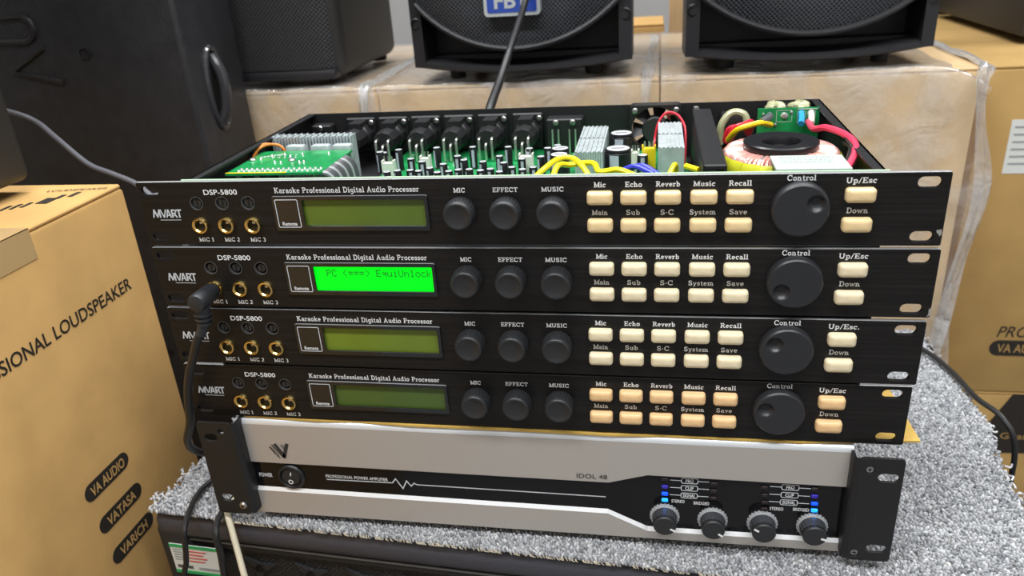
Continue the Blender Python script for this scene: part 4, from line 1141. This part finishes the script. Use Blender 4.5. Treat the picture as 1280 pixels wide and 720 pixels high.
lb = B().box(.1550, .1965, .0235, .0535, ZZ(-.0062), ZZ(-.0046), 'label_white').make('rating_label', tor, smooth=False, label='pale rating label')
b = B()
for k in range(5):
    x = .160
    while x < .189:
        w = rnd.uniform(.001, .003); b.box(x, x+w, .0365+.0032*k, .0374+.0032*k, ZZ(-.0046), ZZ(-.0044), 'label_grey'); x += w+.0008
b.make('label_print', lb, smooth=False)
b = B(); b.rbox(.156, .1955, .030, .047, zb, ZZ(-.0063), 'black_paint', .001, 1); b.make('mount_block', tor)
# mains board, inlet with sealant, and wires
pb = B().box(.1615, .2055, .1742, .1758, ZZ(-.030), ZZ(-.0014), 'pcb_green').make('mains_board', u1, smooth=False, label='upright green mains board')
b = B()
for dx, z, r in ((.004, -.0055, .0012), (.0085, -.0050, .0012), (.0035, -.0090, .0010), (.009, -.0095, .0012), (.019, -.0070, .0028), (.020, -.0075, .0024), (.013, -.0135, .0014), (.024, -.0045, .0012), (.006, -.014, .0012)):
    b.lathe([(r, 0), (r*.7, .0010), (0, .0014)], (.1615+dx, .1742, ZZ(z)), 'solder', 'y', 8)
for x0, x1, z0, z1 in ((.0135, .0245, -.0115, -.0030), (.0285, .0340, -.0130, -.0040), (.0355, .0410, -.0130, -.0040)):
    V, F = [], []; o_ = rrect(.1615+x0, .1615+x1, ZZ(z0), ZZ(z1), .0005, 1); ribbon(o_+[o_[0]], .0004, V, F); b.add([(x, .1740, z) for x, z in V], F, 'label_white')
b.box(.1900, .2040, .1738, .1742, ZZ(-.0027), ZZ(-.0020), 'label_white')
b.make('solder_joints', pb)
for x, m_ in ((.1925, 'wire_blue'), (.1995, 'white_plastic')):
    b = B(); b.tube([(x, .1745, ZZ(-.0050)), (x-.0005, .168, ZZ(-.0075)), (x-.002, .160, ZZ(-.010))], .0023, 'sleeve_blue' if m_ == 'wire_blue' else 'sleeve_cream', n=5); b.make('sleeve', pb)
b = B(); b.rbox(.1365, .1575, .186, .2050, ZZ(-.031), ZZ(-.0085), 'black_plastic', .002, 2); sw = b.make('mains_inlet', u1)
def blob(x, y, z, rx, ry, rz, seed):
    b = B(); V, F = [], []; r_ = random.Random(seed); n, mm = 14, 9; ph = [r_.uniform(0, 6) for _ in range(4)]
    for j in range(mm+1):
        th = PI*j/mm
        for k in range(n):
            a = 2*PI*k/n; q = 1+.16*math.sin(3*a+ph[0]+2*th)+.10*math.sin(5*a-ph[1]+3*th)
            V.append((x+rx*q*math.sin(th)*math.cos(a), y+ry*q*math.sin(th)*math.sin(a), z+rz*q*math.cos(th)))
    for j in range(mm):
        for k in range(n): F.append((j*n+k, j*n+(k+1) % n, (j+1)*n+(k+1) % n, (j+1)*n+k))
    b.add(V, F, 'glue'); return b
def arch(x, y, z, r, th):
    b = B(); b.tube([(x-r*1.15, y, z-r*1.9), (x-r*1.1, y, z-r*.5), (x-r*.6, y+.002, z+r*.35), (x, y+.003, z+r*.62), (x+r*.7, y+.002, z+r*.4), (x+r*1.0, y, z-r*.35)], th, 'glue', seg=10, n=5); return b
arch(.1465, .186, ZZ(-.0125), .0095, .0030).make('sealant', sw, label='cloudy glue around the mains inlet')
s2 = B().rbox(.172, .2000, .184, .2050, ZZ(-.026), ZZ(-.0035), 'black_plastic', .002, 2).make('mains_switch', u1)
blob(.1755, .190, ZZ(-.0035), .0075, .007, .0040, 2).make('sealant', s2); blob(.1935, .190, ZZ(-.0035), .0085, .007, .0042, 3).make('sealant', s2)
b = B(); b.tube([(.1385, .150, ZZ(-.0185)), (.1435, .140, ZZ(-.0090)), (.1510, .138, ZZ(-.0055)), (.1600, .140, ZZ(-.0040)), (.1680, .150, ZZ(-.008))], .0021, 'wire_yellow', n=8); b.make('yellow_wire', u1)
b = B(); b.tube([(.1600, .141, ZZ(-.0040)), (.1660, .152, ZZ(-.0035)), (.1695, .170, ZZ(-.006))], .0028, 'ribbon_grey', n=6); b.make('grey_sleeve', u1)
for k in range(3):
    b = B(); b.tube([(.137+.001*k, .160-.004*k, ZZ(-.022)), (.1390+.003*k, .158-.004*k, ZZ(-.0125+.001*k)), (.1450+.003*k, .156-.003*k, ZZ(-.0100+.002*k)), (.1500+.003*k, .158, ZZ(-.0120+.002*k)), (.155, .166, ZZ(-.020))], .0017, 'wire_red', n=6); b.make('red_wire', u1)
b = B(); b.tube([(.1965, .165, ZZ(-.0100)), (.1935, .128, ZZ(-.0065)), (.1975, .110, ZZ(-.0015)), (.2045, .093, ZZ(-.0012)), (.2075, .075, ZZ(-.0022)), (.2045, .055, ZZ(-.0045)), (.1960, .040, ZZ(-.0120))], .0023, 'wire_pink', n=8); b.make('pink_wire', u1)
b = B(); b.tube([(.2060, .090, ZZ(-.007)), (.2055, .070, ZZ(-.0045)), (.2000, .050, ZZ(-.0080)), (.1960, .036, ZZ(-.016))], .0017, 'wire_black', n=8); b.make('black_wire', u1)
b = B(); b.tube([(.012, .022, ZZ(-.0090)), (.0185, .030, ZZ(-.0042)), (.0260, .046, ZZ(-.0020)), (.0350, .046, ZZ(-.0020)), (.0420, .034, ZZ(-.0040)), (.0470, .024, ZZ(-.0080))], .0018, 'wire_yellow', n=8)
b.tube([(.0245, .020, ZZ(-.0080)), (.0270, .034, ZZ(-.0030)), (.0335, .042, ZZ(-.0050)), (.0480, .038, ZZ(-.0030)), (.0530, .026, ZZ(-.0050)), (.0640, .031, ZZ(-.0055)), (.0760, .024, ZZ(-.0080))], .0018, 'wire_yellow', n=8)
b.make('yellow_wires', u1)
b = B(); b.tube([(.066, .036, ZZ(-.0075)), (.0740, .034, ZZ(-.0045)), (.0850, .026, ZZ(-.0070))], .0017, 'wire_blue', n=6); b.tube([(.069, .040, ZZ(-.0085)), (.0780, .036, ZZ(-.0045)), (.0890, .026, ZZ(-.0080))], .0017, 'wire_blue', n=6); b.make('blue_wires', u1)
b = B(); b.tube([(.0930, .022, ZZ(-.009)), (.0970, .033, ZZ(-.0040)), (.0985, .038, ZZ(-.0060)), (.0985, .040, ZZ(-.012))], .0016, 'wire_yellow', n=6); b.make('yellow_link', u1)
b = B(); b.tube([(.1050, .060, ZZ(-.0120)), (.1130, .052, ZZ(-.0125))], .0019, 'wire_yellow', smooth=False); b.make('yellow_stub', u1)
b = B()
for k in range(3): b.tube([(-.2085+.0004*k, .080+.004*k, ZZ(-.020)), (-.2060, .095+.003*k, ZZ(-.006+.001*k)), (-.2000+.002*k, .106, ZZ(-.0035)), (-.1930+.002*k, .112-.003*k, ZZ(-.0075)), (-.189, .108, ZZ(-.02))], .0010, 'wire_orange', n=7)
b.make('orange_wires', u1)

# ================================================================== CARDBOARD SHEET AND AMPLIFIER
tc2 = tag(B().prism([(-.205, .0022), (-.150, .0004), (-.120, .0016), (-.080, -.0002), (0, .0002), (.060, -.0006), (.090, .0012), (.18, .0010), (.2525, .0080), (.2500, .060), (.235, .20), (-.20, .20)], -.1779, -.1765, 'card_sheet', 'xy').make('cardboard_sheet', None, smooth=False),
          'thin yellow cardboard sheet between lowest processor and silver amplifier', 'cardboard')

AZ = -.2688
ta = thing('power_amplifier', 'silver two-unit power amplifier with black band at bottom of the stack', 'amplifier', (0, 0, AZ))
az = lambda z: z-AZ
mm = lambda x: x/1000
top, bot = az(-.1780), az(-.2630)
band = [(-.2115, -.2158), (.0578, -.2165), (.0840, -.2085), (.2115, -.2092), (.2115, -.2555), (.0845, -.2562), (.0570, -.2430), (-.2115, -.2418)]
band_l = [(x, az(z)) for x, z in band]
W2 = .2122
# silver face = upper and lower plates following the band's outline
up_out = [(-W2, top-.0042)]+[(W2, top-.0042), (W2, az(-.2092))]+[band_l[2], band_l[1]]+[(-W2, az(-.2158))]
lo_out = [(-W2, bot), (-W2, az(-.2418)), band_l[6], band_l[5], (W2, az(-.2555)), (W2, bot)]
fp = B().prism(up_out, 0, .004, 'silver_panel').make('upper_face', ta, smooth=False)
B().prism(lo_out, 0, .004, 'silver_panel').make('lower_face', ta, smooth=False)
b = B()
pr = [(0, top-.0042)]+[(.0034-.0034*math.cos(a), top-.0042+.0042*math.sin(a)) for a in [PI/2*k/5 for k in range(1, 6)]]+[(.010, top), (.010, top-.0042)]
b.prism(pr, -W2, W2, 'silver_lit', 'yz'); b.make('top_edge', ta, ang=60)  # same silver as the face, with the upturned edge's highlight painted in
bd = B().prism([(-W2, az(-.2145)), (W2, az(-.2070)), (W2, az(-.2575)), (-W2, az(-.2440))], .0018, .0038, 'gloss_black').make('band', ta, smooth=False, label='glossy black band')
# fill plates behind the faces
b = B()
low = [(-W2, az(-.2418)), band_l[6], band_l[5], (W2, az(-.2555))]
for (x0, z0), (x1, z1) in zip(low[:-1], low[1:]):
    V = [(x0, -.0002, z0-.0002), (x1, -.0002, z1-.0002), (x1, .0019, z1+.0024), (x0, .0019, z0+.0024), (x0, .0019, z0-.0002), (x1, .0019, z1-.0002)]
    b.add(V, [(0, 1, 2, 3), (0, 3, 4), (1, 5, 2), (0, 4, 5, 1)], 'silver_trim')
b.make('chrome_trim', ta, smooth=False)
# case and feet
b = B(); b.box(-.2105, .2105, .010, .330, bot+.002, top-.0008, 'black_paint'); b.box(-.2105, .2105, .004, .011, bot+.001, top-.004, 'black_paint'); b.make('case', ta, smooth=False)
for x in (-.17, .17):
    for y in (.05, .29): B().lathe([(0, 0), (.010, 0), (.011, bot+.0022), (0, bot+.0022)], (x, y, 0), 'rubber', 'z', 16).make('foot', ta)
# rack ears: bent brackets standing a little proud of the face
def ear(s_, x0, x1, zt, zb_, hl):
    o = plate_mesh('rack_ear', rrect(min(x0, x1), max(x0, x1), az(zb_), az(zt), .0028, 4), hl, -.0090, -.0072, ['black_paint'], .0003)
    e = link('rack_ear', o, ta)
    b = B(); xi = x0; pr = []
    R = .0035
    for k in range(6): a = PI/2*k/5; pr.append((xi-s_*0+(-s_)*(R*math.sin(a)), -.0090+R-R*math.cos(a)))
    inner = [(x+s_*.0017*0, y) for x, y in pr]
    out = pr+[(xi-s_*R, .012), (xi-s_*(R-.0017), .012), (xi-s_*(R-.0017), -.0072), (xi, -.0072)]
    b.prism(out, az(zb_)+.001, az(zt)-.001, 'black_paint', 'xy'); b.make('ear_bend', e, ang=50)
    return e
el = ear(-1, -.2105, -.2375, -.1760, -.2585, [slot(-.2283, az(-.1893), .0100, .0062), circ(-.2195, az(-.1840), .0023, 14), slot(-.2275, az(-.2437), .0100, .0062)])
er = ear(1, .2140, .2405, -.1793, -.2612, [slot(.2318, az(-.1938), .0125, .0062), circ(.2206, az(-.1885), .0028, 14), slot(.2312, az(-.2507), .0125, .0062), circ(.2186, az(-.2555), .0028, 14)])
def phil():
    b = B(); b.lathe([(.0030, 0), (.0030, .0006), (.0022, .0016), (0, .0018)], (0, 0, 0), 'steel', 'y', 16)
    b.box(-.0014, .0014, -.0020, -.0010, -.0003, .0003, 'void_black'); b.box(-.0003, .0003, -.0020, -.0010, -.0014, .0014, 'void_black'); return b.mesh('screw')
link('screw', cached('phil', phil), el, (-.2160, -.0090, az(-.2500)))
for x, z in ((.2206, -.1885), (.2186, -.2555)): link('screw', cached('phil', phil), er, (x, -.0066, az(z)))
# print on the faces
letter(sans('IDOL 48', .0208, .0036, .0), fp, (.0466, -.0003, az(-.2119)), 'print_dark')
E_ = .0015
letter(sans('POWER', .0104, .0036, .01), bd, (-.1985, E_, az(-.2287)), 'print_white')
letter(sans('PROFESSIONAL POWER AMPLIFIER', .048, .0028, .0), bd, (-.1262, E_, az(-.2265)), 'print_white')
strokes('wave_line', [([(-.1500, 0), (-.0990, .0004), (-.0962, .0042), (-.0915, -.0042), (-.0880, .0028), (-.0850, -.0016), (-.0825, .0012), (-.0805, 0), (.0556, -.0006)], .00085)], bd, (0, E_, az(-.2295)), 'print_silver')
# maker's mark above the switch: a V with ruled lines and slanting letters
strokes('emblem', [([(-.0065, .0052), (.0010, -.0060)], .0011), ([(-.0040, .0060), (.0022, -.0052)], .0024), ([(.0012, -.0062), (.0058, .0066)], .0026), ([(.0005, .0052), (.0028, .0010)], .0006), ([(.0020, .0058), (.0036, .0026)], .0006), ([(-.0085, .0030), (-.0020, -.0066)], .0007)], fp, (-.1806, -.0003, az(-.2045)), 'print_dark')
letter(sans('VARICH', .0100, .0022, .0), fp, (-.1863, -.0003, az(-.2050)), 'print_dark', 'lettering', (0, math.radians(56), 0))
# rocker switch
sw = B().lathe([(.0105, -.001), (.0108, .0008), (.0100, .0022), (.0085, .0024), (.0078, .0008), (.0078, -.0010)], (-.1778, .0018, az(-.2287)), 'black_plastic', 'y', 36).make('power_switch', ta)
rk = B().lathe([(.0076, -.001), (.0076, .0009), (.0068, .0016), (0, .0014)], (-.1778, .0018, az(-.2287)), 'knob_plastic', 'y', 32).make('rocker', sw)
rk.rotation_euler = (0, 0, 0)
strokes('switch_mark', [([(-.1775, az(-.2270)), (-.1768, az(-.2238))], .0008)], sw, (0, -.0003, 0), 'print_white')
strokes('switch_mark', [(circ(-.1782, az(-.2325), .0016, 14)+[circ(-.1782, az(-.2325), .0016, 14)[0]], .0007)], sw, (0, -.0003, 0), 'print_white')
# level knobs with clear toothed collars
def ring_mesh():
    b = B(); b.lathe([(.0094, -.001), (.0096, .0010), (.0093, .0022), (.0086, .0026), (.0084, .0005)], (0, 0, 0), 'clear_ring', 'y', 40)
    for k in range(24):
        a = 2*PI*k/24; c, s_ = math.cos(a), math.sin(a)
        b.prism([(c*.0093-s_*.0006, s_*.0093+c*.0006), (c*.0093+s_*.0006, s_*.0093-c*.0006), (c*.0101+s_*.0004, s_*.0101-c*.0004), (c*.0101-s_*.0004, s_*.0101+c*.0004)], -.0018, .0005, 'clear_ring')
    return b.mesh('collar')
def lvl_mesh():
    b = B(); b.lathe([(.0086, 0), (.0084, .004), (.0075, .0085)], (0, 0, 0), 'clear_knob', 'y', 36)
    for k in range(22):
        a = 2*PI*k/22; c, s_ = math.cos(a), math.sin(a); b.tube([(c*.0085, -.001, s_*.0085), (c*.0076, -.0085, s_*.0076)], .00035, 'clear_knob', seg=4, smooth=False)
    return b.mesh('level_knob', ang=50)
def lvl_cap():
    b = B(); b.lathe([(.0075, .0084), (.0077, .0092), (.0077, .0112), (.0070, .0120), (0, .0120)], (0, 0, 0), 'knob_plastic', 'y', 36); return b.mesh('knob_cap', ang=40)
def lvl_mark():
    b = B(); b.box(.0040, .0074, -.0123, -.0118, -.0006, .0006, 'print_white'); return b.mesh('pointer', smooth=False)
for x, z, a in ((.0960, -.2430, -25), (.1281, -.2438, -35), (.1607, -.2438, 150), (.1927, -.2434, -15)):
    k = link('level_knob', cached('lvl', lvl_mesh), ta, (x, .0018, az(z)))
    link('collar', cached('ringm', ring_mesh), k); link('knob_cap', cached('lcap', lvl_cap), k); link('pointer', cached('lmark', lvl_mark), k, None, (0, -math.radians(a), 0))
# meter lights and their captions
def led(x, z, m): B().rbox(x-.0021, x+.0021, .0006, .0020, az(z)-.0013, az(z)+.0013, m, .0004, 1).make('meter_light', ta)
for x, z, m_ in [(.0956, -.2118, 'led_off'), (.0957, -.2183, 'led_violet'), (.0958, -.2242, 'led_blue'), (.0959, -.2296, 'led_blue_core'), (.1279, -.2135, 'led_off'), (.1279, -.2195, 'led_off'), (.1280, -.2256, 'led_off'),
                 (.1603, -.2143, 'led_off'), (.1607, -.2206, 'led_off'), (.1611, -.2266, 'led_off'), (.1613, -.2322, 'led_off'), (.1917, -.2132, 'led_off'), (.1922, -.2192, 'led_violet'), (.1927, -.2252, 'led_blue'), (.1931, -.2308, 'led_blue_core')]:
    led(x, z, m_)
for cx_, zs in ((.1120, (-.2126, -.2187, -.2249)), (.1766, (-.2133, -.2196, -.2257))):
    for z, tx, w in zip(zs, ('PRO', 'CLIP', 'SIGNAL'), (.0050, .0055, .0082)):
        o_ = rrect(cx_-.0054, cx_+.0054, az(z)-.0021, az(z)+.0021, .0011, 3)
        strokes('caption_frame', [(o_+[o_[0]], .00055), ([(cx_-.0128, az(z)), (cx_-.0056, az(z))], .0006), ([(cx_+.0056, az(z)), (cx_+.0128, az(z))], .0006)], bd, (0, E_, 0), 'print_silver')
        letter(sans(tx, w, .0027, .01), bd, (cx_, E_, az(z)), 'print_white')
for x, z, tx in ((.1047, -.2302, 'STEREO'), (.1203, -.2308, 'BRIDGED'), (.1692, -.2315, 'STEREO'), (.1848, -.2310, 'BRIDGED')):
    letter(sans(tx, .0088 if tx == 'STEREO' else .0102, .0026, .01), bd, (x, E_, az(z)), 'print_white')

# ================================================================== CABLES
jx, jz = -.2413+.0396+.0011, -.0440-.0288
tp = thing('plug_and_cable', 'black right-angle jack plug and cable hanging down left side of the stack', 'cable', (jx, -.0008, jz))
L = lambda p: (p[0]-jx, p[1]+.0008, p[2]-jz)
B().lathe([(.0031, -.008), (.0031, .004), (.0046, .004), (.0058, .0065), (.0062, .0240), (.0056, .0258), (.0035, .0264), (0, .0266)], (0, 0, 0), 'plug_rubber', 'y', 28).make('plug_body', tp)
b = B(); b.tube([(0, -.0202, .0005), (0, -.0205, -.008), (-.0006, -.0215, -.016), (-.004, -.0235, -.024)], .0054, 'plug_rubber', seg=14, n=6, r2=.0030); sr = b.make('strain_relief', tp)
b = B()
for k in range(3):
    z = -.0085-.0032*k; b.tube([(-.0001, -.0206-.0003*k, z), (-.0002, -.0207-.0003*k, z-.0015)], .0056-.0004*k, 'plug_rubber', seg=14, smooth=False)
b.make('relief_ribs', sr)
cpts = [(-.2047, -.0243, -.0965), (-.2080, -.0242, -.101), (-.2165, -.0200, -.1149), (-.2270, -.0165, -.1338), (-.2352, -.0120, -.1535), (-.2432, -.0065, -.1775), (-.2595, .006, -.2038), (-.2660, .018, -.2219), (-.2620, .032, -.2350), (-.2500, .060, -.2500), (-.2470, .12, -.2645), (-.2600, .25, -.2650)]
B().tube([L(p) for p in cpts], .0030, 'wire_black', seg=10, n=8).make('cord', tp)
def cable(name, label, pts, r, m, group=None, r2=None):
    o = B().tube(pts, r, m, seg=10, n=8, r2=r2).make(name, None); return tag(o, label, 'cable', group)
cable('speaker_cable', 'thin black cable running over the carpet and past the green sticker', [(-.235, .26, -.2655), (-.248, .12, -.2655), (-.2630, .055, -.2655), (-.2720, .030, -.2655), (-.2725, .0150, -.2650), (-.2680, -.0020, -.2640), (-.2640, -.0180, -.2670), (-.2635, -.0225, -.2760), (-.2700, -.0200, -.3000), (-.2780, -.0200, -.33), (-.29, -.022, -.45), (-.31, -.024, -.70), (-.33, -.06, -.846)], .0022, 'wire_black')
cable('speaker_cable', 'black cable hanging beside the cream cord in front of the cabinet', [(-.225, .21, -.2650), (-.228, .08, -.2650), (-.2400, .0150, -.2650), (-.2400, -.0030, -.2640), (-.2385, -.0150, -.2650), (-.2360, -.0225, -.2710), (-.2355, -.0235, -.2850), (-.2385, -.0230, -.3121), (-.244, -.023, -.36), (-.25, -.025, -.60), (-.26, -.08, -.846)], .0026, 'wire_black')
cable('cream_cord', 'straight cream cord hanging over the cabinet front below the left rack ear', [(-.222, .18, -.2640), (-.226, .07, -.2640), (-.2375, .0120, -.2640), (-.2362, -.0018, -.2625), (-.2318, -.0085, -.2760), (-.2268, -.0150, -.2930), (-.2219, -.0215, -.3085), (-.2165, -.0270, -.3300), (-.205, -.036, -.40), (-.19, -.038, -.60), (-.18, -.07, -.845)], .0024, 'cream_cable')
cable('mains_cable', 'black cord lying on carpet at right and dropping off its edge', [(.250, .335, -.2650), (.310, .325, -.2650), (.3455, .2900, -.2645), (.3590, .2480, -.2645), (.3650, .2040, -.2645), (.3760, .176, -.2660), (.3830, .160, -.2850), (.3850, .155, -.35), (.40, .16, -.60), (.44, .20, -.846)], .0023, 'wire_black')
cable('grey_cable', 'thin grey cable crossing the gap behind the printed carton', [(-.60, .235, .02), (-.5114, .21, .0085), (-.4851, .21, -.002), (-.4605, .20, -.0153), (-.4276, .19, -.0374), (-.3972, .18, -.0447), (-.3690, .17, -.0510), (-.3500, .16, -.0590), (-.3380, .165, -.0750), (-.3350, .18, -.20), (-.335, .20, -.60), (-.33, .22, -.846)], .0024, 'cable_grey')
tk = thing('microphone_cable', 'thick black cable rising behind the open processor in front of the blue badge', 'cable', (-.054, .23, -.0052))
K = lambda p: (p[0]+.054, p[1]-.23, p[2]+.0052)
B().tube([K(p) for p in [(-.0555, .213, -.018), (-.0540, .230, -.0052), (-.0508, .265, .0116), (-.0470, .292, .0290)]], .0042, 'wire_black', seg=14, n=6, r2=.0036).make('strain_relief', tk)
B().tube([K(p) for p in [(-.0475, .288, .0265), (-.0459, .300, .0343), (-.0431, .335, .0515), (-.0406, .365, .0680), (-.0370, .380, .0900), (-.030, .385, .20), (-.02, .395, .40), (-.025, .43, .453), (-.045, .52, .4535), (-.055, .625, .450), (-.058, .66, .40), (-.058, .67, .10), (-.058, .70, -.002), (-.058, .76, -.006)]], .0033, 'wire_black', seg=12, n=8).make('cord', tk)
